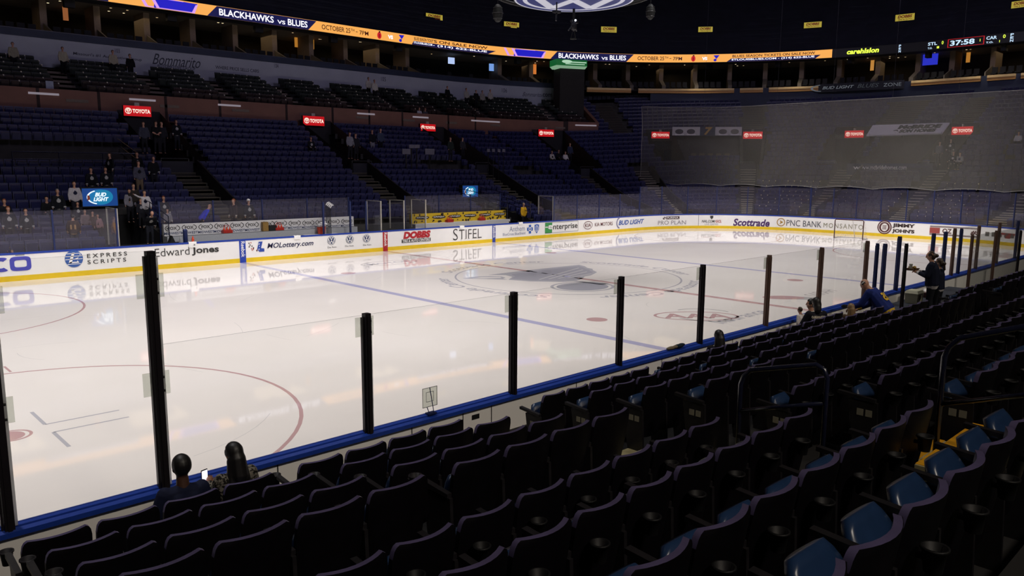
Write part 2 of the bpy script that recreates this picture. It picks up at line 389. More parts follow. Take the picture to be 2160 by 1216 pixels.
# seams and door hardware on the spectator side of the near boards
mb = MB()
def near_s(x): return S3+LC-x
for x in (-22.4, -19.3, -17.42, -16.55, -16.02, -14.2, -11.9, -9.5, -7.1, 4, 7):
    mb.quad(fb, near_s(x)-.008, near_s(x)+.008, .05, 1.0, -.113, 0)
for x in (-18.6, -14.6, -8.2, 26.5):
    s_ = near_s(x) if x < 20 else 27.35; mb.quad(fb, s_-.012, s_+.012, 0, 1.0, .014, 0)
for x, zz in ((-17.02, .83), (-16.62, .86), (-16.32, .88)):
    mb.quad(fb, near_s(x)-.07, near_s(x)+.07, zz-.035, zz+.035, -.114, 1)
child(mb, 'door_hardware', [INK, BLACK], boards)
def boxpx(xl, yt, yb, xr, yr=None, d=0.):
    """extent on the boards of a mark seen at left x, top and bottom y, and right x"""
    yc = (yt+yb)/2
    s0, z1 = hit(xl, yt, d, -25, 50); _, z0 = hit(xl, yb, d, -25, 50)
    s1, _ = hit(xr, yr if yr else yc, d, -25, 50); return s0, s1, z0, z1
def advert(label, mats, draw, name='board_advert'):
    mb = MB(); draw(mb); o = child(mb, name, mats, boards); o['label'] = label; return o
O1, O2, O3 = .014, .017, .02
def simple(t, box, col, bold=0., shear=0., spacing=1.):
    def dr(mb): mb.text(fb, t, *box, O1, 0, bold, shear, spacing)
    return advert('lettering %s on the white boards' % t, [ink(col)], dr)
def ad_co(mb):
    s0, s1, z0, z1 = boxpx(16.8, 543, 573.5, 63.8)
    for a, b, op in ((s0, s1, 0), (s0-(s1-s0)*1.06, s0-(s1-s0)*.06, 1)):
        cs, cz = (a+b)/2, (z0+z1)/2; hs, hz = (b-a)/2, (z1-z0)/2
        def sup(k, i, n=40):
            t = 2*PI*i/n; c, s_ = math.cos(t), math.sin(t)
            return cs+k[0]*math.copysign(abs(c)**.45, c), cz+k[1]*math.copysign(abs(s_)**.45, s_)
        vs = []; n = 40; fs = []
        for i in range(n+1):
            vs += [fb(*sup((hs, hz), i), O1), fb(*sup((hs*.58, hz*.5), i), O1)]
        for i in range(n):
            if op and (i < 4 or i >= 36): continue
            fs.append((2*i, 2*i+2, 2*i+3, 2*i+1))
        mb.add(vs, fs, 0)
    mb.quad(fb, s0+.2, s1-.2, z1+.04, z1+.06, O1, 1)
advert('purple rounded letters CO at the left end of the far boards', [ink('4b4cb6'), INK], ad_co)
def ad_express(mb):
    mb.text(fb, 'EXPRESS', *boxpx(181, 536.3, 545, 265.2, 533), O1, 1, .012, 0, 1.5)
    mb.text(fb, 'SCRIPTS', *boxpx(182.6, 549.3, 558, 265.7, 546), O1, 1, .012, 0, 1.5)
    s0, s1, z0, z1 = boxpx(134.6, 530, 566.3, 174); cs, cz, rs = (s0+s1)/2, (z0+z1)/2+.01, (s1-s0)/2; rz = (z1-z0)/2
    mb.disc(fb, cs, cz, rs, rz, O1, 0, 36)
    for zz in (.62, .3, -.05, -.62): mb.quad(fb, cs-rs*.95*math.sqrt(1-zz*zz), cs+rs*.95*math.sqrt(1-zz*zz), cz+rz*zz-.012, cz+rz*zz+.012, O2, 2)
    mb.poly(fb, [(cs-.18*rs, cz+.72*rz), (cs+.12*rs, cz+.72*rz), (cs-.28*rs, cz-.5*rz), (cs-.62*rs, cz-.5*rz)], O2, 2)
    mb.poly(fb, [(cs-.62*rs, cz-.5*rz), (cs+.55*rs, cz-.5*rz), (cs+.38*rs, cz-.2*rz), (cs+.3*rs, cz-.36*rz), (cs-.4*rs, cz-.36*rz)], O2, 2)
    mb.poly(fb, [(cs+.15*rs, cz+.05*rz), (cs+.4*rs, cz+.1*rz), (cs+.5*rs, cz+.25*rz), (cs+.45*rs, cz), (cs+.2*rs, cz-.05*rz)], O2, 2)
    mb.poly(fb, [(cs+.62*rs, cz+.42*rz), (cs+.7*rs, cz+.6*rz), (cs+.78*rs, cz+.42*rz)], O2, 2)
advert('express scripts mark, blue disc beside two lines of spaced grey capitals', [ink('3a5fa8'), INK, WHITE], ad_express)
def ad_ej(mb):
    a = boxpx(325.5, 525.5, 542.6, 398, 531); mb.text(fb, 'Edward', *a, O1, 0, -.004)
    b = boxpx(401.9, 521.5, 540, 459.5, 527); mb.text(fb, 'Jones', *b, O1, 0, .03)
advert('long dark name lettering with heavier second word, behind the tallest glass post', [INK], ad_ej)
def strip(xl, xr, yt, col, label):
    s0, _ = hit(xl, 530 if xl < 600 else 505, 0); s1, _ = hit(xr, 530 if xl < 600 else 505, 0)
    def dr(mb):
        mb.quad(fb, s0, s1, .0, 1.0, O1, 0)
        def f90(s, z, off): return fb((s0+s1)/2-.09+z, .97-s, off)
        mb.text(f90, 'Reebok', 0, .72, .02, .2, O2, 1, .015)
    advert(label, [ink(col), WHITE], dr)
strip(502.8, 518, 520, '2342a8', 'blue vertical strip with white lettering at the left blue line')
strip(806, 816.3, 500, 'b3262a', 'red vertical strip with white lettering at the centre line')
strip(1037, 1044, 490, '3a4a9c', 'blue vertical strip with white lettering at the right blue line')
def ad_mo(mb):
    mb.text(fb, 'MOLottery.com', *boxpx(562.4, 513.5, 527.8, 659.5, 517), O1, 0, .015, .25)
    s0, s1, z0, z1 = boxpx(541, 510.5, 532, 555.5, 521)
    mb.poly(fb, [(s0+.25*(s1-s0), z1), (s0+.8*(s1-s0), z1), (s0+.55*(s1-s0), z0+.35*(z1-z0)), (s1, z0+.3*(z1-z0)), (s1, z0), (s0+.3*(s1-s0), z0), (s0, z0+.25*(z1-z0))], O1, 1)
    rnd = random.Random(2)
    for i in range(12):
        a, b = s0-rnd.uniform(0, .4), z0+rnd.uniform(.1, .95)*(z1-z0); mb.poly(fb, [(a, b-.04), (a+.035, b), (a, b+.04), (a-.035, b)], O1, 2+i % 2)
    for i in range(5): mb.disc(fb, s0+rnd.uniform(.15, .5)*(s1-s0), z0+rnd.uniform(.2, .8)*(z1-z0), .02, .02, O2, 4, 8)
advert('lottery web address in dark blue italics beside a blue state shape', [ink('23264f'), ink('2b4aa5'), ink('4a3836'), ink('c87b6a'), WHITE], ad_mo)
def vw(mb, f, cs, cz, rs, rz, off, a, b):
    mb.disc(f, cs, cz, rs, rz, off, a, 40); mb.ring(f, cs, cz, rs*.9, rz*.9, rs*.11, off+.003, b, 40, wz=rz*.11)
    def L(p, q, wd=.085):
        pa, pb = Vector(p), Vector(q); t = (pb-pa).normalized(); nn = Vector((-t.y, t.x))*wd
        mb.poly(f, [(cs+rs*v.x, cz+rz*v.y) for v in (pa+nn, pa-nn, pb-nn, pb+nn)], off+.004, b)
    for sx in (-1, 1):
        L((sx*.3, .78), (0, .06)); L((sx*.72, .42), (sx*.34, -.68)); L((sx*.34, -.68), (0, -.02))
for i, (cx, cy, r_) in enumerate(((698.5, 507.7, 8.8), (736.3, 505.3, 8.4), (772.7, 503.4, 8.2))):
    def dr(mb, cx=cx, cy=cy, r_=r_):
        s0, _ = hit(cx-r_, cy, 0); s1, _ = hit(cx+r_, cy, 0); cs, cz = hit(cx, cy, 0); _, zt = hit(cx, cy-r_, 0)
        vw(mb, fb, cs, cz, (s1-s0)/2, zt-cz, O1, 0, 1); mb.text(fb, 'Das Auto.', s0-.02, s1+.04, cz-.37, cz-.29, O1, 2)
    advert('%s round dark car emblem over two small words' % ['leftmost', 'middle', 'rightmost'][i], [ink('2c3c66'), WHITE, INK], dr)
def ad_dobbs(mb):
    b = boxpx(848.9, 489.6, 504.9, 908, 494); mb.text(fb, 'DOBBS', *b, O1, 0, .07, .2)
    c = boxpx(846.6, 506, 513, 908, 507); mb.quad(fb, *c, O1, 1); mb.text(fb, 'TIRE & AUTO CENTERS', c[0]+.06, c[1]-.05, c[2]+.02, c[3]-.02, O2, 2, .02, .2)
advert('red slanted capitals over a black bar, between centre line and stifel', [ink('b8262e'), INK, WHITE], ad_dobbs)
def ad_stifel(mb):
    s0, s1, z0, z1 = boxpx(955, 483.5, 507, 1015.3, 491); wd = s1-s0
    mb.text(fb, 'S', s0, s0+.16*wd, z0-.02, z1+.0, O1, 0, -.01); mb.text(fb, 'TIFEL', s0+.2*wd, s1, z0+.02, z1-.07, O1, 0, -.012)
    for t in (.29, .42, .55, .68, .86): mb.quad(fb, s0+t*wd-.05, s0+t*wd+.05, z0+.02, z0+.035, O1, 0)
advert('tall thin dark capitals reading stifel', [INK], ad_stifel)
def ad_anthem(mb):
    mb.text(fb, 'Anthem', *boxpx(1073.8, 478.6, 489.2, 1106.3, 482), O1, 0); mb.text(fb, 'BlueCross BlueShield', *boxpx(1060, 492.4, 498, 1106.7, 493), O1, 0)
    c, z = hit(1116.8, 483.7, 0); mb.quad(fb, c-.1, c+.1, z-.27, z+.27, O1, 1); mb.quad(fb, c-.25, c+.25, z-.1, z+.1, O1, 1)
    mb.disc(fb, c, z, .12, .12, O2, 2, 16); mb.disc(fb, c, z, .07, .07, O3, 1, 12)
    c, z = hit(1131.7, 483, 0); mb.poly(fb, [(c-.2, z+.25), (c, z+.29), (c+.2, z+.25), (c+.19, z-.05), (c, z-.3), (c-.19, z-.05)], O1, 1)
    mb.ring(fb, c, z+.02, .14, .2, .03, O2, 2, 16); mb.quad(fb, c-.02, c+.02, z-.12, z+.17, O2, 2)
advert('pale blue health insurer lettering with blue cross and shield', [ink('8c93a8'), ink('2f5fb4'), WHITE], ad_anthem)
def ad_ent(mb):
    s0, s1, z0, z1 = boxpx(1149, 470.5, 492.8, 1219, 478)
    for q in ((s0, s1, z0, z0+.02), (s0, s1, z1-.02, z1), (s1-.02, s1, z0, z1)): mb.quad(fb, *q, O1, 2, 4)
    g, _ = hit(1163.5, 480, 0); mb.quad(fb, s0, g, z0, z1, O1, 0)
    e0 = hit(1154.5, 481, 0)[0]; mb.text(fb, 'e', e0, g+.08, z0+.24, z1-.16, O2, 1, .03); mb.quad(fb, s0+.02, e0+.1, z0+.36, z0+.42, O2, 1)
    mb.text(fb, 'nterprise', g+.1, s1-.06, z0+.1, z1-.12, O1, 3, .01)
advert('car rental mark in a box, white e on green then dark letters', [ink('3f9a52'), WHITE, ink('7a7a78'), INK], ad_ent)
def ad_kia(mb):
    c, z = hit(1239.5, 475.5, 0); mb.ring(fb, c, z, .46, .27, .035, O1, 0, 36); mb.text(fb, 'KIA', c-.3, c+.3, z-.12, z+.12, O1, 0, .01)
    mb.text(fb, 'KIA MOTORS', *boxpx(1254.2, 470.3, 478, 1292, 472), O1, 0, .005)
advert('dark red oval car emblem and capitals', [ink('6a3036')], ad_kia)
def ad_bud(mb):
    b = boxpx(1304.5, 465.5, 475.5, 1357.5, 469); mb.text(fb, 'BUD LIGHT', *b, O1, 0, .03, .25)
    mb.ring(fb, b[0]+.18, (b[2]+b[3])/2, .42, .42, .1, O1, 1, 20, 1.75, 4.5)
advert('blue slanted beer lettering with a thin crescent at its left', [ink('3f63ae'), ink('8a86a8')], ad_bud)
def ad_pur(mb):
    b = boxpx(1405, 457.2, 463, 1432.8, 460); mb.quad(fb, *b, O1, 0, 3); mb.text(fb, 'PURINA', b[0]+.08, b[1]-.08, b[2]+.04, b[3]-.04, O2, 1, .02)
    for i in range(6): mb.quad(fb, b[0]-.3+.08*(i % 3), b[0]-.22+.08*(i % 3), b[2]+.06*(i//2 % 3), b[2]+.06+.06*(i//2 % 3), O1, 0)
    mb.text(fb, 'PRO PLAN', *boxpx(1387.5, 466.4, 475, 1445.8, 470), O1, 2, -.006)
advert('pet food mark, small white on dark bar over thin grey capitals', [ink('4a3330'), WHITE, ink('77727a')], ad_pur)
def ad_nhl(mb):
    mb.text(fb, 'NHL.COM/', *boxpx(1479, 464.2, 469.8, 1508, 467), O1, 0, .02, .2); mb.text(fb, 'GCL', *boxpx(1509, 464.2, 469.8, 1521.3, 467), O1, 1, .02, .2)
    mb.text(fb, 'LIVE GAMES', *boxpx(1486, 471.5, 475, 1514, 473), O1, 2)
    c, z = hit(1500, 458.8, 0); mb.poly(fb, [(c-.12, z+.12), (c+.12, z+.12), (c+.11, z-.04), (c, z-.14), (c-.11, z-.04)], O1, 0)
advert('hockey league web address under a small dark shield', [INK, ink('b2423c'), ink('9a94a0')], ad_nhl)
simple('Scottrade', boxpx(1546, 461.3, 476.7, 1622.7, 470), '4a2a66', .03, .2)
def ad_pnc(mb):
    c, z = hit(1647.3, 469, 0); mb.ring(fb, c, z, .3, .3, .06, O1, 0, 28); mb.poly(fb, [(c-.1, z+.15), (c+.17, z), (c-.1, z-.15), (c-.03, z)], O1, 0)
    mb.text(fb, 'PNC BANK', *boxpx(1659, 464, 476.7, 1732.3, 472), O1, 1, -.002)
advert('orange triangle disc beside dark thin capitals of a bank', [ink('a8823c'), ink('4a4c56')], ad_pnc)
simple('MONSANTO', boxpx(1736.7, 470.3, 480, 1820, 477), '7d7a5c', -.004, 0, 1.25)
def ad_jj(mb):
    c, z = hit(1865.7, 479.7, 0); mb.disc(fb, c, z, .46, .46, O1, 0, 32); mb.ring(fb, c, z, .38, .38, .03, O2, 1, 32); mb.disc(fb, c, z, .22, .26, O2, 1, 20)
    for i in (-1, 0, 1): mb.quad(fb, c+i*.09-.025, c+i*.09+.025, z-.16, z+.16, O3, 0)
    mb.text(fb, "JIMMY", *boxpx(1882.3, 471.3, 481, 1930, 478), O1, 2, .05); mb.text(fb, "JOHN'S", *boxpx(1881.7, 482.8, 492.3, 1929, 488), O1, 2, .05)
advert('sandwich shop mark, dark red seal beside two lines of heavy capitals', [ink('5a3434'), WHITE, ink('3a2c28')], ad_jj)
def ad_line(mb):
    s0, z = hit(1960, 479, 0); s1, _ = hit(2068, 483, 0)
    for zz in (.88, .83, .38, .33): mb.quad(fb, s0, s1, zz-.015, zz+.015, O1, 0, 8)
    mb.quad(fb, s0, s0+.6, .42, .78, O1, 1, 2); mb.text(fb, 'OZ', s0+.75, s0+1.3, .45, .75, O1, 0, .03)
    mb.text(fb, '#5', s0+2.4, s0+3.0, .45, .75, O1, 0, .04, .2)
    for i in range(5): mb.quad(fb, s0+3.3+i*.4, s0+3.55+i*.4, .46, .72, O1, 2)
    a, _ = hit(2110, 500, 0); b, _ = hit(2140, 505, 0); mb.quad(fb, a, b, .62, .74, O1, 1, 4); mb.quad(fb, a+.3, a+.6, .42, .62, O1, 1); mb.quad(fb, b-.6, b-.3, .42, .62, O1, 1)
advert('lined dark and red marks on the boards seen through the near posts', [ink('5c3c38'), ink('a04640'), ink('6a645e')], ad_line)
# ------------------------------------------------------------------ glass and posts
def pane(name, a, b, d, z0, z1, m, label, group=None, t=.012):
    mb = MB(); ss = srange(a, b, .8)
    def fp(s, z, off): return P3(d+off, s, z)
    for i in range(len(ss)-1):
        u, v = ss[i], ss[i+1]
        mb.quad(fp, u, v, z0, z1, 0, 0)
        mb.add([fp(u, z1, -t/2), fp(v, z1, -t/2), fp(v, z1, t/2), fp(u, z1, t/2)], [(0, 1, 2, 3)], 1)
    if a > S3 and b > S3:
        for e in (a, b): mb.add([fp(e, z0, -t/2), fp(e, z0, t/2), fp(e, z1, t/2), fp(e, z1, -t/2)], [(0, 1, 2, 3)], 1)
    return tag(mb.build(name, [m, GLASS_EDGE]), label, 'glass pane', group)
def post(x, y, z0, z1, label, m=DARKMET, w_=.04, dep=.05, plates=True, low=False):
    t = thing('glass_post', (x, y, z0), label, 'post', 'near rink glass posts')
    mb = MB(); h = z1-z0
    mb.box(-w_, w_, -dep, .03, 0, h); mb.box(-w_-.022, -w_-.004, -.02, .03, 0, h-.05); mb.box(-w_*.45, w_*.45, -dep-.016, -dep, 0, h-.03)
    mb.build('upright', [m], t)
    mb = MB(); mb.box(w_*1.02, w_*1.02+.028, -.02, .03, 0.03, h-.06); mb.build('bright_edge', [EDGE], t)['label'] = 'translucent strip put in for the lit glass edge'  # pale strip put in to show ice light gleaming along the glass edge
    if plates:
        for zc in ([h-.17] if not low else [h-.35, h-1.35]):
            mb = MB(); mb.box(-.13, .13, .032, .042, zc-.12, zc+.12); mb.build('clear_plate', [ACRYL], t)['label'] = 'clear plastic clip plate'
            mb = MB()
            for q in (-.07, .07): mb.tube([(w_, -dep*.3, zc+q), (w_+.022, -dep*.3, zc+q)], .014, 8)
            mb.build('bolt', [BLACK], t)
    return t
NX = [-20.53, -18.06, -15.57, -13.10, -10.66, -8.15, -5.70, -3.12]
post(-22.98+1.08, -.08, 1.05, 3.5, 'dark glass post cut by the left edge of the picture', low=True)
NM = ['tallest dark glass post with two clear plates, behind the two seated people', 'second dark glass post, right of the tallest one',
 'dark glass post right of the small clear board stand', 'dark glass post between the blue line and the aaa mark left side', 'dark glass post in front of the red aaa mark',
 'dark glass post behind the faded insurance word', 'dark glass post left of the mother and child', 'dark glass post behind the bending man in blue']
for i, x in enumerate(NX): post(x, -.08, 1.05, 3.5 if i == 0 else 2.57, NM[i], HAZEMET if i > 4 else DARKMET, .04 if i < 3 else .034 if i < 5 else .03, low=(i == 0))
NG = ['tall glass pane left of the tallest post', 'glass pane right of the tallest post, above the seated couple', 'glass pane crossed by the blue line at its lower right part', 'glass pane over the blue line and small clear stand right side',
 'glass pane left of the aaa mark', 'glass pane over the aaa mark', 'glass pane over the insurance word', 'glass pane behind the mother and child']
xs = [-24.5]+NX
for i in range(len(NX)):
    pane('rink_glass', near_s(xs[i+1]-.03), near_s(xs[i]+.03), .07, 1.07, 3.5 if i == 0 else 2.55, GLASS, NG[i], 'near rink glass panes')
pbx = [(-1.9, 2.42, .045), (-.91, 2.56, .05), (1.77, 2.5, .05), (2.82, 2.5, .05), (3.65, 2.56, .035), (4.3, 2.52, .03), (6.12, 2.54, .03), (8.5, 2.54, .03), (10.9, 2.5, .04)]
PBL = ['blue post just right of the bending man', 'second blue post right of the bending man', 'blue post behind the hands of the standing woman', 'blue post behind the head of the standing woman', 'brown post just right of the standing woman',
 'blue post second right of the standing woman', 'brown post third right of the standing woman on the boards', 'thin post near the right end of the glass', 'dark blue post by the right frame edge']
for (x, zt, ww), lb in zip(pbx, PBL): post(x, -.06, 1.05, zt, lb, BLUEMET if 'blue' in lb else HAZEMET, ww*.85, .05, False)
for x, y, zb, zt, lb in ((-4.2, -.75, .6, 2.62, 'thin blue post left of the penalty box, behind the bending man'), (-2.9, -.95, .6, 2.55, 'thin dark post standing beside the white cooler'), (1.75, -1.1, .6, 2.54, 'brown post in the row behind the boards, right of the woman'),
 (4.0, -1.12, .6, 2.54, 'brown post behind the boards, second right of the woman'), (6.9, -1.1, .6, 2.4, 'dark post behind the boards by the right frame edge')):
    post(x, y, zb, zt, lb, HAZEMET if 'brown' in lb else BLUEMET if 'blue' in lb else DARKMET, .026, .03, False)
gx = [-3.1, 3.65, 6.12, 8.5, 10.9, 14]
for i in range(1, 5):
    pane('rink_glass', near_s(gx[i+1]), near_s(gx[i]), .06, 1.07, 2.54, GLASS, '%s glass pane right of the standing woman, on the boards' % ORD[i], 'near rink glass panes')
def penalty_glass(a, b, lb):
    mb = MB(); mb.box(a, b, -1.112, -1.1, .6, 2.5); tag(mb.build('rink_glass', [GLASS]), lb, 'glass pane', 'near rink glass panes')
penalty_glass(1.78, 3.97, 'glass pane behind the penalty area, right of the woman'); penalty_glass(4.03, 6.87, 'glass pane behind the penalty area, nearest the right edge')
# small clear stand on the near cap rail
t = thing('camera_port_stand', (-17.08, -.06, 1.08), 'small clear plastic panel standing on the blue near board cap', 'stand')
mb = MB(); mb.box(-.12, .12, -.006, .006, .1, .36); mb.build('panel', [ACRYL], t)
mb = MB()
mb.tube([(-.12, 0, .1), (.12, 0, .1), (.12, 0, .36), (-.12, 0, .36)], .005, 6, 0, True); mb.tube([(-.06, 0, .17), (.06, 0, .17), (.06, 0, .3), (-.06, 0, .3)], .004, 6, 0, True); mb.build('frame', [mat('chrome_wire', '9a9a9c', .25, .8)], t)
mb = MB(); mb.tube([(0, 0, .36), (.03, -.05, 0)], .006, 6); mb.tube([(-.05, 0, .1), (-.02, -.02, 0)], .006, 6); mb.box(-.06, .07, -.06, .03, 0, .02); mb.build('foot', [BLUEMET], t)
# far side glass
FG = []
def far_run(a, b, d, z0, z1, stepw, where):
    n = max(1, round((b-a)/stepw)); e = [a+(b-a)*i/n for i in range(n+1)]
    for i in range(n):
        pane('far_rink_glass', e[i]+.02, e[i+1]-.02, d, z0, z1, GLASS_FAR, '%s pane from the left in the %s' % (ORD[i+1], where), 'far rink glass panes')
    for i in range(n+1):
        q = P(d, e[i]); nn = N(e[i]); mb = MB(); tt = Vector((-nn.y, nn.x))
        zb = 0 if d > 1 else z0
        mb.obox((q.x, q.y, (zb+z1)/2), tt.to_3d()*.03, nn.to_3d()*.03, (0, 0, (z1-zb)/2+.02))
        tag(mb.build('glass_post', [BLUEMET]), '%s thin post from the left in the %s' % (ORD[i+1], where), 'post', 'far rink glass posts')
far_run(-22.2, -13.0, .06, 1.07, 2.62, 2.4, 'far glass left of the players tunnel')
far_run(-10.5, -.7, 2.3, 1.0, 2.75, 2.44, 'glass behind the white panelled bench')
far_run(3.0, 10.4, 2.3, 1.0, 2.75, 2.44, 'glass behind the yellow bench')
far_run(13.0, LC, .06, 1.07, 2.62, 2.3, 'far glass right of the yellow bench')
far_run(LC+.05, S1, .06, 1.07, 3.1, 2.2, 'far corner glass')
far_run(S1+.05, S2+9, .06, 1.07, 3.1, 1.6, 'glass under the end net')
def side_panel(x, y0, y1, z1, label):
    t = thing('side_glass_panel', (x, y0, 1.05), label, 'glass panel', 'bench end panels'); h = z1-1.05
    mb = MB(); mb.box(-.03, .03, -.03, .03, 0, h); mb.build('front_post', [PALEMET], t)
    mb = MB(); mb.box(-.03, .03, y1-y0-.03, y1-y0+.03, 0, h); mb.build('rear_post', [PALEMET], t)
    mb = MB(); mb.box(-.006, .006, 0, y1-y0, 0, h); mb.build('pane', [GLASS_FAR], t)
    mb = MB(); mb.box(-.03, .03, 0, y1-y0, h-.03, h); mb.build('top_frame', [PALEMET], t)
for x, lb in ((-12.95, 'pale framed side glass at the left of the black players tunnel'), (-.12, 'pale framed side glass above the red strip'), (1.35, 'pale framed side glass right of the red strip'), (2.8, 'pale framed side glass at the left of the yellow bench'), (12.98, 'pale framed side glass standing alone right of the yellow bench')):
    side_panel(x, 26.0, 27.3, 2.62, lb)
for x, lb in ((-3.25, 'black upright at the bench end, right of the stick rack'), (-1.7, 'second black upright right of the stick rack'), (-.75, 'thick dark blue upright at the white bench end')):
    mb = MB(); mb.box(x-.04, x+.04, 26.4, 26.48, .1, 2.62); tag(mb.build('bench_post', [BLUEMET]), lb, 'post')
# ------------------------------------------------------------------ near stand
SHELL = mat('seat_shell_black', (.003, .0024, .004), .5, spec=.18, var=.25, nscale=8)
PAD = mat('seat_face_violet', (.08, .066, .145), .5, spec=.3, var=.12, nscale=9)
PAN = mat('seat_pan_blue', (.012, .032, .088), .32, spec=.5, var=.12, nscale=6)
ARM = mat('armrest_black', (.012, .011, .013), .4, spec=.4, var=.2)
PLATE = mat('row_plate', '8a8676', .5)
NEAR_Y = [-1.433-.79*i for i in range(9)]
NEAR_TOP = [1.467, 1.695, 1.913, 2.16, 2.20, 2.455, 2.65, 2.935, 3.22]
SEATH = [.93]+[.87]*8
FLOORZ = [t-h for t, h in zip(NEAR_TOP, SEATH)]
AX0, AX1 = -17.6, -16.3; BX0, BX1 = -7.12, -5.9
mb = MB()
for i in range(9):
    y1 = -.112 if i == 0 else NEAR_Y[i-1]-.13
    y0 = NEAR_Y[i]-.13 if i < 8 else -13
    mb.box(-34, BX0 if i < 2 else 15, y0, y1, -.06, FLOORZ[i])
mb.box(BX0, 15, NEAR_Y[1]-.13, -.112, -.06, .45)
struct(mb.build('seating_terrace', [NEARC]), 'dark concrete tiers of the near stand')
mb = MB()
for i in range(0, 8):
    yb = NEAR_Y[i]-.13; z = (FLOORZ[i]+FLOORZ[i+1])/2
    if i in (5, 6): continue
    mb.box(AX0, AX1, yb, yb+.34, FLOORZ[i]+.001, z, 0)
mb.box(AX0, AX1, -6.26, -5.95, 1.5, 2.1, 0); mb.box(AX0, AX1, -6.6, -6.23, 1.7, 2.3, 0); mb.box(AX0, AX1, -7.1, -6.6, 1.7, 2.33, 0)
for y, z in ((-5.95, 2.1), (-6.23, 2.3)):
    mb.box(AX0+.02, AX1, y-.085, y+.003, z-.02, z+.004, 1)
mb.box(AX0+.02, AX0+.1, -6.58, -6.32, 2.29, 2.304, 1)
for i in range(0, 5):
    yb = NEAR_Y[i]-.13; mb.box(AX0, AX1, yb-.04, yb+.004, FLOORZ[i+1]-.02, FLOORZ[i+1]+.003, 2)
STEPM = mat('near_step_concrete', 'a39a74', .8, var=.15, nscale=6, bump=.2)
for i in range(1, 8): mb.box(BX0+.05, BX1, NEAR_Y[i]-.13, NEAR_Y[i]+.25, FLOORZ[i]-.3, (FLOORZ[i]+FLOORZ[i+1])/2, 0)
struct(mb.build('aisle_steps', [STEPM, mat('safety_yellow', 'e0a21e', .5), NOSE]), 'concrete aisle steps with yellow edges')
# seat meshes, local: x along the row, +y toward the ice, origin on the tier under the back's top edge
def back_mesh(hw=.225):
    rows_ = [(.24, .9), (.34, .95), (.5, 1), (.64, 1.02), (.74, 1.02), (.785, .985), (.808, .93), (.82, .84)]
    nu = 9; mb = MB(); vs = []
    for side in (0, 1):
        for z, k in rows_:
            for i in range(nu):
                u = -1+2*i/(nu-1); x = u*hw*k
                y = -.055*(1-u*u)+(.82-z)*.17+.01 + (.036 if side else 0)
                vs.append((x, y, z))
    nr = len(rows_); fs = []; fm = []
    def id_(s, r, i): return s*nr*nu+r*nu+i
    for r in range(nr-1):
        for i in range(nu-1):
            fs.append((id_(0, r, i), id_(0, r, i+1), id_(0, r+1, i+1), id_(0, r+1, i))); fm.append(0)
            fs.append((id_(1, r, i+1), id_(1, r, i), id_(1, r+1, i), id_(1, r+1, i+1))); fm.append(1)
        for i, fl in ((0, 0), (nu-1, 1)):
            q = (id_(0, r, i), id_(0, r+1, i), id_(1, r+1, i), id_(1, r, i)); fs.append(q[::-1] if fl else q); fm.append(1 if r > 3 else 0)
    for i in range(nu-1):
        fs.append((id_(0, nr-1, i), id_(0, nr-1, i+1), id_(1, nr-1, i+1), id_(1, nr-1, i))); fm.append(1)
        fs.append((id_(0, 0, i+1), id_(0, 0, i), id_(1, 0, i), id_(1, 0, i+1))); fm.append(0)
    me = bpy.data.meshes.new('backrest'); me.from_pydata(vs, [], fs); me.materials.append(SHELL); me.materials.append(PAD)
    me.polygons.foreach_set('material_index', fm); me.polygons.foreach_set('use_smooth', [True]*len(fs)); me.update()
    bm = bmesh.new(); bm.from_mesh(me); bmesh.ops.recalc_face_normals(bm, faces=bm.faces)
    for e in bm.edges:
        if len(e.link_faces) == 2 and e.calc_face_angle() > .9: e.smooth = False
    bm.to_mesh(me); bm.free(); return me
def pan_mesh(hw=.205, ang=57, ln=.33):
    """folded seat pan: a rounded convex slab hinged at the back and tipped up"""
    a = math.radians(ang); nu, nv = 9, 8; vs = []; fs = []
    for side in (0, 1):
        for j in range(nv):
            t = j/(nv-1)
            k = 1 if t < .4 else math.sqrt(max(0, 1-((t-.4)/.6)**2*.62))
            for i in range(nu):
                u = -1+2*i/(nu-1); bul = .085*(1-u*u)*(.45+.55*math.sin(PI*min(1, t*1.05)))
                L = ln*t; n = (-.022-bul*.25) if side == 0 else (.022+bul)
                y = .13+L*math.cos(a)+n*math.sin(a); z = .37+L*math.sin(a)-n*math.cos(a)
                vs.append((u*hw*k, y, z))
    def id_(s, j, i): return s*nu*nv+j*nu+i
    for j in range(nv-1):
        for i in range(nu-1):
            fs.append((id_(0, j, i), id_(0, j, i+1), id_(0, j+1, i+1), id_(0, j+1, i))); fs.append((id_(1, j, i+1), id_(1, j, i), id_(1, j+1, i), id_(1, j+1, i+1)))
        fs.append((id_(0, j, 0), id_(0, j+1, 0), id_(1, j+1, 0), id_(1, j, 0))); fs.append((id_(1, j, nu-1), id_(1, j+1, nu-1), id_(0, j+1, nu-1), id_(0, j, nu-1)))
    for i in range(nu-1):
        fs.append((id_(0, nv-1, i), id_(0, nv-1, i+1), id_(1, nv-1, i+1), id_(1, nv-1, i))); fs.append((id_(0, 0, i+1), id_(0, 0, i), id_(1, 0, i), id_(1, 0, i+1)))
    me = bpy.data.meshes.new('seat_pan'); me.from_pydata(vs, [], fs); me.materials.append(PAN); me.polygons.foreach_set('use_smooth', [True]*len(fs)); me.update()
    bm = bmesh.new(); bm.from_mesh(me); bmesh.ops.recalc_face_normals(bm, faces=bm.faces); bm.to_mesh(me); bm.free(); return me
def arm_mesh(x):
    mb = MB(); mb.hexa([(x-.022, .05, .575), (x+.022, .05, .575), (x+.024, .40, .60), (x-.024, .40, .60), (x-.022, .05, .605), (x+.022, .05, .605), (x+.024, .40, .63), (x-.024, .40, .63)]); return mb.mesh('armrest', [ARM])
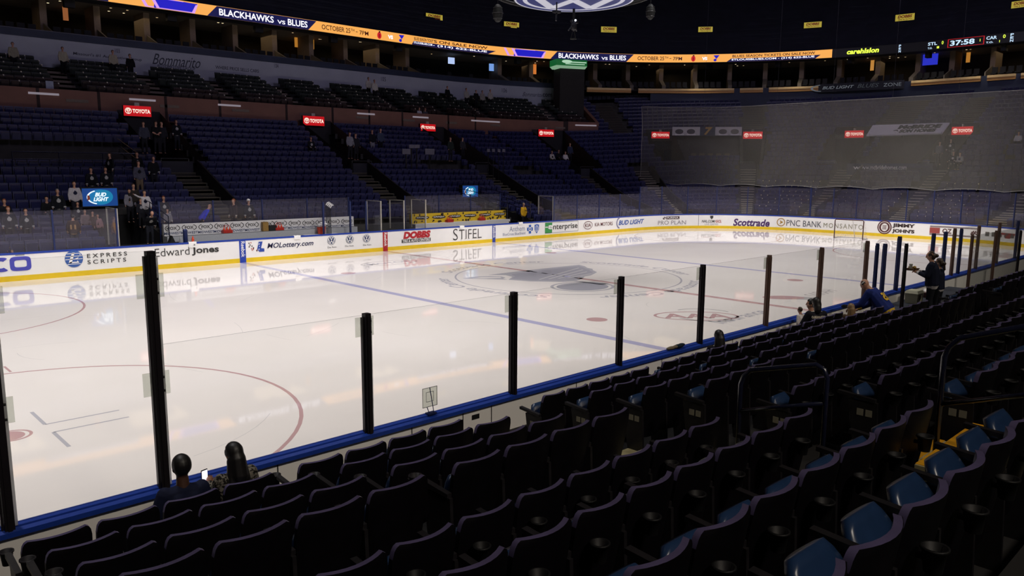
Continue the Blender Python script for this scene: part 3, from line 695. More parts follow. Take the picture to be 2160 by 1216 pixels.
def stand_mesh(x):
    mb = MB(); mb.hexa([(x-.014, .0, 0), (x+.014, .0, 0), (x+.014, .2, 0), (x-.014, .2, 0), (x-.014, .03, .575), (x+.014, .03, .575), (x+.014, .3, .575), (x-.014, .3, .575)]); return mb.mesh('side_standard', [ARM])
def cup_mesh(x, y, z, r=.045):
    mb = MB(); n = 16; pr = [(r*.72, -.09), (r*.95, -.0), (r*1.12, .004), (r*1.12, .014), (r*.9, .014), (r*.62, -.08)]
    vs = [(x+a*math.cos(2*PI*i/n), y+a*math.sin(2*PI*i/n), z+b) for a, b in pr for i in range(n)]
    fs = [(k*n+i, k*n+(i+1) % n, (k+1)*n+(i+1) % n, (k+1)*n+i) for k in range(len(pr)-1) for i in range(n)]
    fs.append(tuple((len(pr)-1)*n+i for i in range(n))); mb.add(vs, fs); mb.box(x-.012, x+.012, y+r*.7, y+r*(1.7 if y > 0 else 1.35), z-.05, z-.03)
    return mb.mesh('cup_holder', [CUPM if y < 0 else ARM], True)
CUPM = mat('cup_holder_black', (.005, .005, .006), .55, spec=.3, var=.2)
seat_meshes = {}
def smesh(hw):
    k = round(hw, 3)
    if k not in seat_meshes:
        seat_meshes[k] = dict(back=back_mesh(k), pan=pan_mesh(k*.91), pan_low=pan_mesh(k*.91, 74, .3), pan_mid=pan_mesh(k*.91, 60, .3), arm=arm_mesh(-k-.03), stand=stand_mesh(-k-.03), cup=cup_mesh(-k+.085, -.075, .655, .052), armcup=cup_mesh(-k-.03, .47, .61, .05))
        mb = MB(); mb.box(-k-.047, -k-.043, .07, .13, .44, .5); mb.box(-k-.047, -k-.043, .15, .21, .44, .5); seat_meshes[k]['plate'] = mb.mesh('row_plate', [PLATE])
    return seat_meshes[k]
NSEAT = 0
def near_seat(x, row, pitch, label, plate=False, armcup=False):
    global NSEAT; NSEAT += 1
    t = thing('stadium_seat', (x, NEAR_Y[row], FLOORZ[row]), label, 'seat', 'folding seats of the near stand')
    t.scale = (1, 1, SEATH[row]/.82)
    m = smesh(pitch/2-.022); link('backrest', m['back'], t); p = link('seat_pan', m['pan' if (row > 6 or plate) else 'pan_mid' if row == 6 else 'pan_low'], t); p['label'] = 'glossy blue folded seat pan'
    link('armrest', m['arm'], t); link('side_standard', m['stand'], t)
    if row >= 4: link('cup_holder', m['cup'], t)
    if armcup: link('cup_holder', m['armcup'], t)
    if plate: link('row_plate', m['plate'], t)['label'] = 'pale row number plate'
    return t
def rowname(r): return ['front row by the boards', 'second row', 'third row', 'fourth row', 'fifth row', 'sixth row', 'seventh row', 'eighth row'][r]
for r in range(8):
    if r < 4:
        for i in range(4): near_seat(-21.57+.53*i-.235, r, .53, 'dark folding seat, %s from the left frame edge in the %s' % (ORD[i+1], rowname(r)), armcup=(i == 0))
        left = [(-19.24+.53*i-.235) for i in range(4)]; pl = .53
    else:
        rc, pl, n = {4: (-17.37, .499, 9), 5: (-17.33, .478, 9), 6: (-17.09, .527, 8), 7: (-17.27, .535, 8)}[r]
        left = [rc-pl*i-pl/2+.02 for i in range(n)][::-1]
    for i, x in enumerate(left):
        near_seat(x, r, pl, 'dark folding seat, %s left of the handrail aisle in the %s' % (ORD[len(left)-i], rowname(r)), armcup=(r < 4 and i == 0))
    lim = [8.2, 5.2, 1.6, -2.0, -5.0, -9.4, -13.2, -16.0][r]
    st = {4: -16.03, 5: -15.95, 6: -16.0}.get(r, -16.33); pr = .465 if r < 6 else .53; x = st; k = 0; unit = 0
    starts = [st, -13.75, -11.48, -9.2, -6.9, -4.5, -2.2, .1, 2.4, 4.7, 7.0]
    seats = []
    if r < 4:
        for ui, u in enumerate(starts):
            for q in range(5): seats.append((u+(q+.5)*(.455 if ui == 0 else .44), .455 if ui == 0 else .44))
    else:
        while x < lim: seats.append((x+pr/2, pr)); x += pr
    for x, pp in seats:
        if x > lim or (r < 2 and x > BX0): break
        if BX0-.2 < x < BX1+.2: continue
        k += 1
        if k > 60: break
        nm = ORD[k] if k <= 30 else 'thirty-'+ORD[k-30] if k < 40 else 'fortieth' if k == 40 else 'forty-'+ORD[k-40] if k < 50 else 'fiftieth' if k == 50 else 'fifty-'+ORD[k-50]
        near_seat(x, r, pp, 'dark folding seat, %s right of the handrail aisle in the %s' % (nm.replace('thirty-zeroth', 'thirtieth'), rowname(r)), plate=(k == 1))
# handrails in the near aisle
RAIL = mat('handrail_navy', (.012, .014, .035), .22, spec=.7, var=.1)
def near_rail(label, p0, p1, z0b, z1b, h0, h1, mid0, mid1, open_end=False):
    t = thing('aisle_handrail', (p0[0], p0[1], z0b), label, 'handrail', 'near aisle handrails'); o = Vector(t.location)
    a, b = Vector((p0[0], p0[1], h0))-o, Vector((p1[0], p1[1], h1))-o; dr = (b-a).normalized()
    pts = [Vector((0, 0, 0)), a-Vector((0, 0, .12)), a+dr*.03-Vector((0, 0, .05)), a+dr*.1]
    if not open_end: pts += [b-dr*.1, b-dr*.03-Vector((0, 0, .05)), b-Vector((0, 0, .12)), Vector((p1[0], p1[1], z1b))-o]
    else: pts += [b]
    mb = MB(); mb.tube(pts, .021, 10); mb.build('top_rail', [RAIL], t, True)
    mb = MB(); mb.tube([Vector((p0[0], p0[1], mid0))-o, Vector((p1[0], p1[1], mid1))-o], .018, 8); mb.build('middle_rail', [RAIL], t, True)
near_rail('dark blue tube handrail standing alone in the near aisle', (-17.06, -4.57), (-17.1, -5.36), 1.38, 1.63, 2.55, 2.77, 2.18, 2.44)
near_rail('dark blue tube handrail nearest the right frame edge', (-17.08, -6.2), (-17.1, -7.6), 2.1, 2.4, 3.1, 3.62, 2.62, 3.12, True)
mb = MB(); mb.box(-34, 15, -13.2, -7.3, 2.3, 2.356); struct(mb.build('trim_1', [mat('dark_green_carpet', (.004, .011, .004), .9, var=.4, nscale=40)]), 'dark green walkway floor behind the last row')
# ------------------------------------------------------------------ far and end bowl
FARZ = [(0, 1.2), (1.26, 1.42), (2.08, 1.62), (2.9, 1.8), (3.72, 1.97), (4.54, 2.2), (5.36, 2.48), (6.18, 2.82)]+[(7.0+.82*i, 3.17+.3665*i) for i in range(13)]
def ztop(d, s):
    a = FARZ[-1][1]+.444*(d-FARZ[-1][0])
    for i in range(len(FARZ)-1):
        if FARZ[i][0] <= d <= FARZ[i+1][0]:
            a = FARZ[i][1]+(FARZ[i+1][1]-FARZ[i][1])*(d-FARZ[i][0])/(FARZ[i+1][0]-FARZ[i][0]); break
    b = 1.6+.3*(d-1.4) if d < 5 else 2.68+.478*(d-5)
    t = max(0, min(1, (s-LC)/8)); t = t*t*(3-2*t); return a+(b-a)*t
RD = [1.26+.82*j for j in range(30)]
S_CLUB = 26.1
#      s centre, half width at d0, d0, d1
VOM = [(-6.15, 1.25, 11.0, 16.9), (5.95, 1.25, 11.0, 16.9), (16.6, 1.2, 11.0, 16.9), (24.35, .55, 10.2, 16.9), (28.05, .42, 10.4, 16.3), (31.0, .42, 10.4, 16.3), (34.05, .6, 10.4, 16.3), (40.0, 1.05, 10.4, 16.3)]
AISLE = [(-6.3, .75, 0, 11.2), (5.0, .75, 0, 11.2), (15.8, .75, 0, 11.2), (23.9, .32, 0, 10.5), (26.6, .34, 0, 11), (30.9, .34, 0, 11), (34.7, .5, 0, 11), (40.8, .75, 0, 11), (46.4, .75, 0, 25),
         (26.9, .3, 16.5, 25), (31.0, .3, 16.5, 25), (35.0, .5, 16.5, 25), (39.6, .7, 16.5, 25)]
BOXES = [(-11.6, 2.9, 10.4, 13.4), (12.6, 1.7, 9.6, 11.6), (20.2, 1.2, 9.0, 10.8), (29.55, .95, 11.2, 16.0), (36.9, 1.9, 9.7, 16.0), (-11.7, 1.2, 1.0, 6.2), (11.2, .95, 1.0, 6.2)]
def inside(lst, s, d, m=0.): return any(abs(s-c) < h+m and d0-.1 < d < d1 for c, h, d0, d1 in lst)
def build_terrace():
    mb = MB(); ss = []; s = -26
    while s < 52: ss.append(s); s += .5 if s < LC or S1 < s < S2 else .3
    for i in range(len(ss)-1):
        a, b = ss[i], ss[i+1]; m = (a+b)/2
        for j, d in enumerate(RD):
            if m < S_CLUB and d > 17: break
            if -13 < m < 12.2 and d < 3.0: continue
            q0, q1 = d-.62, d+.2
            if inside(VOM, m, d) or inside([BOXES[5], BOXES[6]], m, d): continue
            za, zb = ztop(d, a)-.82, ztop(d, b)-.82; ya, yb = (ztop(d-.82, a)-.82, ztop(d-.82, b)-.82) if j else (-.05, -.05)
            if -13 < m < 12.2 and d < 3.9: ya = yb = 0
            mb.add([P3(q0, a, ya), P3(q0, b, yb), P3(q0, b, zb), P3(q0, a, za), P3(q1, b, zb), P3(q1, a, za)], [(0, 1, 2, 3), (3, 2, 4, 5)])
    struct(mb.build('bowl_terrace', [CONC]), 'dark concrete tiers of the far and end stands')
build_terrace()
BSEAT = mat('far_seat_blue', (.019, .021, .082), .42, spec=.5, var=.2, nscale=1.5)
BSEAT_T = mat('far_seat_rim_highlight', (.2, .2, .29), .35, spec=.6, var=.15, nscale=2)  # lighter top face paints in the light caught along the seat tops
DOT = mat('seat_dot', 'b9b2a6', .4)
def seat_block(mb, d, s, z, w_=.44, dot=False, ti=1):
    q = P(d, s); nn = N(s); t = Vector((nn.y, -nn.x))
    def L(x, y, zz): return (q.x+t.x*x-nn.x*y, q.y+t.y*x-nn.y*y, z+zz)
    h = w_/2
    mb.add([L(-h, .04, -.44), L(h, .04, -.44), L(h, 0, 0), L(-h, 0, 0), L(-h, .1, -.44), L(h, .1, -.44), L(h, .055, 0), L(-h, .055, 0)],
           [(0, 1, 2, 3)[::-1], (4, 5, 6, 7), (0, 3, 7, 4), (1, 5, 6, 2)], 0)
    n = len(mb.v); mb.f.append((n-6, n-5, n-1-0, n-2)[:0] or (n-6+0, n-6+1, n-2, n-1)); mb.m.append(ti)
    h2 = h*.88
    mb.add([L(-h2, .13, -.42), L(h2, .13, -.42), L(h2, .22, -.08), L(-h2, .22, -.08), L(-h2, .2, -.44), L(h2, .2, -.44), L(h2, .28, -.1), L(-h2, .28, -.1)],
           [(4, 5, 6, 7), (3, 2, 6, 7), (0, 3, 7, 4), (1, 5, 6, 2), (0, 1, 2, 3)], 0)
    if dot: mb.add([L(h-.02, .1, -.18), L(h+.05, .1, -.18), L(h+.05, .1, -.11), L(h-.02, .1, -.11), L(h-.02, .03, -.11), L(h+.05, .03, -.11)], [(0, 1, 2, 3), (3, 2, 5, 4)], 2)
def arc_scale(d, s): return (RR+d)/RR if (s < -LC or LC < s < S1 or S2 < s < S3) else 1
def build_far_seats():
    mb = MB(); rnd = random.Random(5)
    for j, d in enumerate(RD):
        s = -23+.1*(j % 3)
        while s < 51.5:
            stp = .49/arc_scale(d, s)
            ok = not (s < S_CLUB+.1 and d > 17) and not (-13 < s < 12.4 and d < 3.5) and not inside(VOM, s, d, .25/arc_scale(d, s)) and not inside(AISLE, s, d, .2/arc_scale(d, s)) and not inside(BOXES, s, d, .2/arc_scale(d, s))
            if ok:
                dot = s > 24 and d < 7.5 and (int(s*.35+.3) % 3 != 1) and rnd.random() < .8
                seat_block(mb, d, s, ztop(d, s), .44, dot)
            s += stp
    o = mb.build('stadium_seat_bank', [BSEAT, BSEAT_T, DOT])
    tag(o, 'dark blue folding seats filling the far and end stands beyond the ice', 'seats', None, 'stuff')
build_far_seats()
# aisles of the far bowl
def build_far_steps():
    for k, (c, h, d0, d1) in enumerate(AISLE):
        mb = MB()
        for j, d in enumerate(RD):
            if not (d0 <= d <= d1) or (c < S_CLUB and d > 17) or (-13 < c < 12.2 and d < 3.6): continue
            for q, zz in ((d-.62, 0), (d-.62-.3, -.5)):
                z = ztop(d, c)-.82+zz*(ztop(d, c)-ztop(d-.82, c)); 
                a, b = c-h*.9, c+h*.9
                mb.hexa([P3(q, a, z-.17), P3(q, b, z-.17), P3(q+.3, b, z-.17), P3(q+.3, a, z-.17), P3(q, a, z), P3(q, b, z), P3(q+.3, b, z), P3(q+.3, a, z)], 0)
                mb.hexa([P3(q-.004, a, z-.05), P3(q-.004, b, z-.05), P3(q+.28, b, z-.001), P3(q+.28, a, z-.001), P3(q-.004, a, z+.008), P3(q-.004, b, z+.008), P3(q+.28, b, z+.008), P3(q+.28, a, z+.008)], 1)
        if mb.v: struct(mb.build('aisle_steps', [mat('far_step_riser', '2a2622', .85, var=.2), mat('far_step_tread', '8c8474', .7, var=.15) if c > 25 and d0 < 10 else mat('far_step_tread_dim', '4e483c', .8, var=.2)]), 'concrete steps of an aisle in the far bowl')
build_far_steps()
for k, (c, h, d0, d1) in enumerate(AISLE[:8]):
    mb = MB(); ds = [3.6+.82*i for i in range(9)] if c < 20 else [1.2+.82*i for i in range(11)]
    e = c+h*1.0
    vs = []
    for d in ds: vs += [P3(d, e, ztop(d, c)-.75), P3(d, e+.1/arc_scale(d, e), ztop(d, c)-.75), P3(d, e+.1/arc_scale(d, e), ztop(d, c)+.12), P3(d, e, ztop(d, c)+.12)]
    mb.add(vs, [(4*i+j, 4*i+(j+1) % 4, 4*i+4+(j+1) % 4, 4*i+4+j) for i in range(len(ds)-1) for j in range(4)]+[(0, 1, 2, 3), tuple(len(vs)-4+q for q in range(4))])
    struct(mb.build('wall_stair', [mat('stair_wall_black', (.006, .006, .009), .6)]), 'black sloping side wall of a bowl aisle')
# vomitories with their lit signs
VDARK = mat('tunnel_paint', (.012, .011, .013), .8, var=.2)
BROWN = mat('brown_panel', '7c5546', .7, var=.08, nscale=1.2)
def build_vom(c, h, d0, d1):
    zf = ztop(d0-.82, c)-.82; zt = ztop(d1, c)-.1; mb = MB()
    def wall(pts): mb.add(pts, [(0, 1, 2, 3)])
    for e in (c-h, c+h):
        lo = [P3(d0-.7+(d1-d0+.9)*i/6, e, zf-.05) for i in range(7)]; hi = [P3(d0-.7+(d1-d0+.9)*i/6, e, ztop(d0-.7+(d1-d0+.9)*i/6, e)-.05) for i in range(7)]
        mb.add(lo+hi, [(i, i+1, 8+i, 7+i) for i in range(6)])
    mb.add([P3(d1+.2, c-h, zf+2.2), P3(d1+.2, c+h, zf+2.2), P3(d1+.2, c+h, zt+.2), P3(d1+.2, c-h, zt+.2)], [(0, 1, 2, 3)])
    mb.add([P3(d0-.7, c-h, zf), P3(d0-.7, c+h, zf), P3(d1+6, c+h, zf), P3(d1+6, c-h, zf)], [(0, 1, 2, 3)])
    mb.add([P3(d1+4, c-h, zf), P3(d1+4, c+h, zf), P3(d1+4, c+h, zf+3), P3(d1+4, c-h, zf+3)], [(0, 1, 2, 3)])
    mb.add([P3(d1+.2, c-h, zf+2.3), P3(d1+.2, c+h, zf+2.3), P3(d1+4, c+h, zf+2.3), P3(d1+4, c-h, zf+2.3)], [(0, 1, 2, 3)])
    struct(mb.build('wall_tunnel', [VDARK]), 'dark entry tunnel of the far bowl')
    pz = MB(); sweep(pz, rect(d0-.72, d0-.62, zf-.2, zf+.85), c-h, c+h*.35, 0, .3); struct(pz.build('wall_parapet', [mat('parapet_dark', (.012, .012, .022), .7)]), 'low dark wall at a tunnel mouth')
    g = MB(); r0 = P3(d0-.55, c-h, zf); 
    for zz in (.5, 1.0): g.tube([P3(d0-.6, c-h, zf+zz), P3(d0-.6, c, zf+zz), P3(d0-.6, c+h*.2, zf+zz)], .025, 6)
    g.tube([P3(d0-.6, c-h, zf), P3(d0-.6, c-h, zf+1)], .025, 6); g.tube([P3(d0-.6, c+h*.2, zf), P3(d0-.6, c+h*.2, zf+1)], .025, 6)
    return g, zf
VN = ['first dark tunnel from the left', 'second dark tunnel from the left', 'third dark tunnel from the left', 'fourth dark tunnel from the left', 'first tunnel behind the net', 'second tunnel behind the net', 'third tunnel behind the net', 'rightmost tunnel behind the net']
for (c, h, d0, d1), vn in zip(VOM, VN):
    g, zf = build_vom(c, h, d0, d1)
    tag(g.build('tunnel_rail', [SILVER]), 'thin metal rail at the mouth of the %s' % vn, 'railing', 'rails of the entry tunnels')
def flat_frame(d, s0, s1, o=None):
    A, B = P3(d, s0, 0), P3(d, s1, 0); n = (B-A).cross(Vector((0, 0, 1))).normalized(); m = N((s0+s1)/2)
    if n.x*m.x+n.y*m.y > 0: n = -n
    o = o or Vector((0, 0, 0))
    return lambda s, z, off: A+(B-A)*((s-s0)/(s1-s0))+n*off+Vector((0, 0, z))-o
SIGNPX = [(259, 317, 222, 244), (638, 683, 244, 264), (886, 918, 261, 276), (1134, 1166, 273, 288), (1373, 1410, 278, 292), (1567, 1606, 278, 293), (1779, 1821, 276, 291), (2007, 2053, 268, 285)]
TOY = [lit('d21018', .75), lit('ffe9d8', 1.1), BLACK]
for (xl, xr, yt, yb), vn in zip(SIGNPX, VN):
    end = xl > 1300; d = 15.9 if end else 16.9
    (s0, z1), (s1, _) = hit(xl, yt, d), hit(xr, yt, d); _, z0 = hit(xl, yb, d); c = (s0+s1)/2
    t = thing('entry_sign', P3(d, c, z0), 'red lit entry sign with white letters over the %s' % vn, 'sign', 'red signs over the entry tunnels'); o = Vector(t.location)
    ff = flat_frame(d, s0, s1, o)
    mb = MB(); q = [ff(s0, z0, 0), ff(s1, z0, 0), ff(s1, z0, -.2), ff(s0, z0, -.2), ff(s0, z1, 0), ff(s1, z1, 0), ff(s1, z1, -.2), ff(s0, z1, -.2)]
    mb.hexa(q, 0); mb.build('sign_box', [BLACK], t)
    mb = MB(); mb.quad(ff, s0, s1, z0, z1, .006, 0); mb.build('lit_face', [TOY[0]], t)['label'] = 'glowing red face'
    mb = MB(); wd = s1-s0; hh = z1-z0
    mb.text(ff, 'TOYOTA', s0+.32*wd, s0+.97*wd, z0+.3*hh, z0+.7*hh, .012, 0, .04)
    ec, ez, er = s0+.17*wd, (z0+z1)/2, .12*wd
    mb.ring(ff, ec, ez, er, .3*hh, er*.2, .012, 0, 24, wz=.06*hh); mb.ring(ff, ec, ez+.08*hh, er*.62, .13*hh, er*.2, .014, 0, 18, wz=.05*hh); mb.ring(ff, ec, ez-.02*hh, er*.32, .25*hh, er*.16, .014, 0, 18, wz=.06*hh)
    mb.build('lettering', [TOY[1]], t)['label'] = 'white letters and oval emblem'
    mb = MB(); mb.obox(P3(d+.1, c, z1+.1)-o, (.14, 0, 0), (0, .05, 0), (0, 0, .1)); mb.build('section_plate', [PALEMET], t)['label'] = 'small pale section plate'
# brown wall, club section, white fascia
def wallstrip(name, d, a, b, z0, z1, m, label, thick=.15, step=.5):
    mb = MB(); sweep(mb, rect(d, d+thick, z0, z1), a, b, 0, step); o = mb.build(name, m if isinstance(m, list) else [m]); 
    return struct(o, label)
wallstrip('wall_mezzanine', 17.62, -26, S_CLUB, 6.3, 8.72, BROWN, 'brown panelled wall above the far lower seats')
mb = MB()
for xl in (58, 272, 459, 753, 870, 994, 1212):
    s0, z = hit(xl, 200+xl*.055, 17.6); 
    wd = 1.55; zz = 8.35
    mb2 = MB(); sweep(mb2, rect(17.55, 17.615, zz, zz+.12), s0, min(s0+wd*(1 if s0 < LC else .5), S_CLUB), 0, .3)
    tag(mb2.build('wall_lamp', [lit('b9aebb', .42)]), 'pale light bar on the brown wall, %s from the left' % ORD[(58, 272, 459, 753, 870, 994, 1212).index(xl)+1], 'lamp', 'light bars on the brown wall')
for s0 in (-11.5, -8.3, -4.4, -.9, 3.9, 7.6, 10.8, 13.9, 18.6, 21.6, 25.0):
    sweep(mb, rect(17.6, 17.625, 6.4, 8.72), s0, s0+.16)
struct(mb.build('trim_2', [mat('brown_dark_seam', '2c1c18', .8)]), 'dark seams of the brown wall')
CL_D = [18.5+.8*i for i in range(7)]
def club_z(i): return 9.15+.335*i
mb = MB()
for i, d in enumerate(CL_D): sweep(mb, rect(d-.6, d+.2, 6.5, club_z(i)-.8), -26, S_CLUB, 0, .5)
sweep(mb, rect(23.5, 24.3, 6.5, 10.55), -26, S_CLUB, 0, .5)
struct(mb.build('club_terrace', [mat('club_floor_dark', (.008, .008, .009), .9)]), 'dark tiers of the club section')
CLUBM = [mat('club_seat_dark', (.006, .012, .008), .6, var=.5, nscale=.35), mat('club_seat_rim', (.009, .014, .011), .6, var=.3), mat('club_seat_dot', 'd8d2c0', .4), mat('club_seat_red', (.018, .006, .005), .6, var=.4, nscale=.4)]
CA = [-9.4, -4.1, .6, 5.6, 10.3, 14.6, 19.0, 22.6, 24.9]
mb = MB()
for i, d in enumerate(CL_D):
    s = -25; k = i
    while s < S_CLUB-.3:
        st = .5/arc_scale(d, s); near = min(abs(s-a-.25*(i-3)*0) for a in CA)
        if near > .75/arc_scale(d, s):
            k += 1; n0_ = len(mb.m); seat_block(mb, d, s, club_z(i), .45, False)
            if i < 2: mb.m[n0_:] = [3 if q_ == 0 else q_ for q_ in mb.m[n0_:]]
            if k % 2 == 0:
                q = P(d-.02, s+.24/arc_scale(d, s)); mb.ball((q.x, q.y, club_z(i)-.03), .06, 6, 4, 2)
        s += st
tag(mb.build('club_seat_bank', CLUBM), 'dark green and red club seats with pale dots above the brown wall', 'seats', None, 'stuff')
for c in CA:
    mb = MB()
    for i, d in enumerate(CL_D):
        h = .6/arc_scale(20, c)
        for q, zz in ((d-.6, 0), (d-.9, -.16)):
            z = club_z(i)-.8+zz
            mb.hexa([P3(q, c-h, z-.16), P3(q, c+h, z-.16), P3(q+.3, c+h, z-.16), P3(q+.3, c-h, z-.16), P3(q, c-h, z+.01), P3(q, c+h, z+.01), P3(q+.3, c+h, z+.01), P3(q+.3, c-h, z+.01)])
    struct(mb.build('aisle_steps', [mat('club_step', '75685c', .8, var=.15)]), 'pale steps of a club section aisle')
mb = MB()
for i in range(8):
    a, b = 17.7+.8*i, 18.5+.8*i
    mb.hexa([P3(a, S_CLUB, 6.4), P3(b, S_CLUB, 6.4), P3(b, S_CLUB+.1, 6.4), P3(a, S_CLUB+.1, 6.4), P3(a, S_CLUB, 8.7+.36*i), P3(b, S_CLUB, 8.7+.36*(i+1)), P3(b, S_CLUB+.1, 8.7+.36*(i+1)), P3(a, S_CLUB+.1, 8.7+.36*i)])
struct(mb.build('wall_club_end', [BROWN]), 'sloping brown end wall of the club section')
# white fascia, navy band and suite level
D_F = 24.1; S_F = hit(1172, 200, 24.1)[0]
FASC = mat('fascia_white', 'a6aab6', .7, var=.06, nscale=.8); NAVY = mat('navy_panel', (.013, .022, .055), .6, var=.15, nscale=1)
FINK = mat('fascia_ink', (.03, .035, .055), .7)
wallstrip('wall_fascia', D_F, -26, S_F, 10.4, 12.42, FASC, 'pale fascia wall with dark lettering behind the club seats')
wallstrip('trim_3', D_F-.06, -26, S_F, 12.42, 12.86, NAVY, 'navy band on top of the pale fascia wall')
mb = MB(); sweep(mb, rect(D_F-.08, D_F-.04, 12.86, 12.9), -26, S_F); struct(mb.build('trim_4', [SILVER]), 'thin metal line on top of the navy band')
def ff_(s, z, off): return P3(D_F-off, s, z)
def fword(t, xl, yt, yb, xr, yr, label, bold=0., shear=0., m=FINK):
    s0, z1 = hit(xl, yt, D_F); _, z0 = hit(xl, yb, D_F); s1, _ = hit(xr, yr, D_F); mb = MB(); mb.text(ff_, t, s0, s1, z0, z1, .012, 0, bold, shear)
    o = mb.build('fascia_lettering', [m]); tag(o, label, 'sign'); return o
fword('Missouri\'s #1 Automotive Group', 153, 109, 117, 298, 124, 'dark words with a number sign on the pale fascia, left end', .01, .1)
fword('Bommarito', 319, 112, 135, 422, 133, 'large dark script lettering on the pale fascia wall', .0, .5)
fword('AUTOMOTIVE GROUP', 330, 135, 142, 411, 147, 'small capitals under the large script on the fascia', .0)
fword('WHERE PRICE SELLS CARS', 453, 138, 145, 545, 150, 'row of small dark capitals right of the large script', .01)
fword('Bommarito', 1101, 194, 203, 1140, 200, 'small script at the right end of the pale fascia', .0, .5)
fword('.com', 1142, 197, 204, 1163, 202, 'bold dot com lettering at the right end of the fascia', .02)
for t, x, y in (('103', 242, 102), ('104', 577, 134), ('105', 803, 162), ('106', 1058, 186)):
    fword(t, x, y, y+9, x+10, y+6, 'small faint section number on the pale fascia, %s' % {'103': 'above the left end words', '104': 'right of the price words', '105': 'above the two standing ushers', '106': 'left of the dot com lettering'}[t])
YL = mat('ledge_cream', 'f0cf92', .6, var=.08, nscale=2); YL2 = mat('ledge_shade', 'c99450', .6, var=.08)
S_L0, S_END = 28.2, 52.5
wallstrip('wall_ledge', 23.2, S_L0, S_END, 10.6, 12.05, NAVY, 'navy wall under the cream ledge at the end')
LPX = [(1236, 1330), (1345, 1548), (1557, 1607), (1620, 1724), (1918, 2066), (2080, 2139), (2150, 2160)]
for i, (a, b) in enumerate(LPX):
    s0, s1 = hit(a, 187, 23.1)[0], hit(b, 187, 23.1)[0]
    mb = MB(); sweep(mb, rect(23.05, 23.2, 12.05, 12.3), s0, s1, 1, .4); sweep(mb, rect(23.0, 23.2, 12.3, 12.5), s0, s1, 0, .4)
    tag(mb.build('ledge_panel', [YL, YL2]), 'cream ledge panel below the end suites, %s from the left' % ORD[i+1], 'ledge', 'cream ledges below the suites')
mb = MB(); sweep(mb, rect(23.2, 23.4, 12.05, 12.5), S_L0, S_END); struct(mb.build('trim_5', [NAVY]), 'navy gaps between the ledge panels')
s0, s1 = hit(1726, 190, 23.0)[0], hit(1905, 180, 23.0)[0]
t = thing('zone_banner', P3(22.95, (s0+s1)/2, 11.9), 'dark banner with slanted white beer lettering between cream ledges', 'banner'); o_ = Vector(t.location)
fz = flat_frame(22.9, s0, s1, o_)
mb = MB(); mb.quad(fz, s0, s1, 11.86, 12.62, 0, 0, 6); mb.quad(fz, s0, s1, 11.86, 12.62, -.1, 0, 6); mb.build('panel', [mat('banner_dark', (.01, .012, .02), .6)], t)
mb = MB(); wd = s1-s0; mb.text(fz, 'BUD LIGHT', s0+.05*wd, s0+.43*wd, 12.12, 12.4, .02, 0, .02, .3); mb.text(fz, 'BLUES', s0+.47*wd, s0+.72*wd, 12.1, 12.46, .02, 1, .0, .3); mb.text(fz, 'ZONE', s0+.77*wd, s0+.97*wd, 12.1, 12.42, .02, 0, .0)
mb.ring(fz, s0+.05*wd, 12.25, .3, .33, .06, .02, 0, 16, 1.8, 4.6); mb.build('lettering', [lit('7d838c', .45), lit('4c5258', .4)], t)
for sv in (29.5, 32, 35, 39, 43, 47, 51):
    q, q2 = P3(22.3, sv, 14.6), P3(23.1, sv, 12.4); area_lamp('ledge_fill', q, q2, .8, .3, 26, (1, .9, .72), 130)  # added fill light to lift the cream ledge, no fitting hangs there
# suites
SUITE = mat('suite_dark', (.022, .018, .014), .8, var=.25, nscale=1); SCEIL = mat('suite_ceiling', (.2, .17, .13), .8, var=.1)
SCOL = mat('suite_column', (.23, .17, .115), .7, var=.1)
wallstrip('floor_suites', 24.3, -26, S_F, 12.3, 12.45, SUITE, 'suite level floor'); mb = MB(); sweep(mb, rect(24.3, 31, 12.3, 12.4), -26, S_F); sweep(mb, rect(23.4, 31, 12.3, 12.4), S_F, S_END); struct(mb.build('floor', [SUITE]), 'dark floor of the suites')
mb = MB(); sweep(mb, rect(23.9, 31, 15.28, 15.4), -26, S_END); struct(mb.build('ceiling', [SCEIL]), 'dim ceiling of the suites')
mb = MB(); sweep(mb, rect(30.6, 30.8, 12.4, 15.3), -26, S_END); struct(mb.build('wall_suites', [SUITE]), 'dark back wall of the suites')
SB = []; s = -24.5
while s < S_END: SB.append(s); s += 3.3/arc_scale(24, s)
mbp = MB()
for k, s in enumerate(SB):
    w2 = .35/arc_scale(24, s); rz = random.Random(k)
    mb = MB()
    a = [P3(26.4, s-w2*.6, 12.4), P3(26.4, s+w2*.6, 12.4), P3(28.4, s+w2*.6, 12.4), P3(28.4, s-w2*.6, 12.4)]
    mb.hexa(a+[Vector((q.x, q.y, 15.3)) for q in a]); 
    b = [P3(24.5, s-.05, 12.4), P3(24.5, s+.05, 12.4), P3(26.4, s+.05, 12.4), P3(26.4, s-.05, 12.4)]; tp = [12.95, 12.95, 13.7, 13.7]
    mb.hexa(b+[Vector((q.x, q.y, h)) for q, h in zip(b, tp)], 1)
    struct(mb.build('wall_suite_divider', [SCOL, SCEIL]), 'beige column and low sloping wall between two suites')
DL = [lit('ffe6b8', 2.2), lit('ffd9a0', 1.2)]
dlk = 0
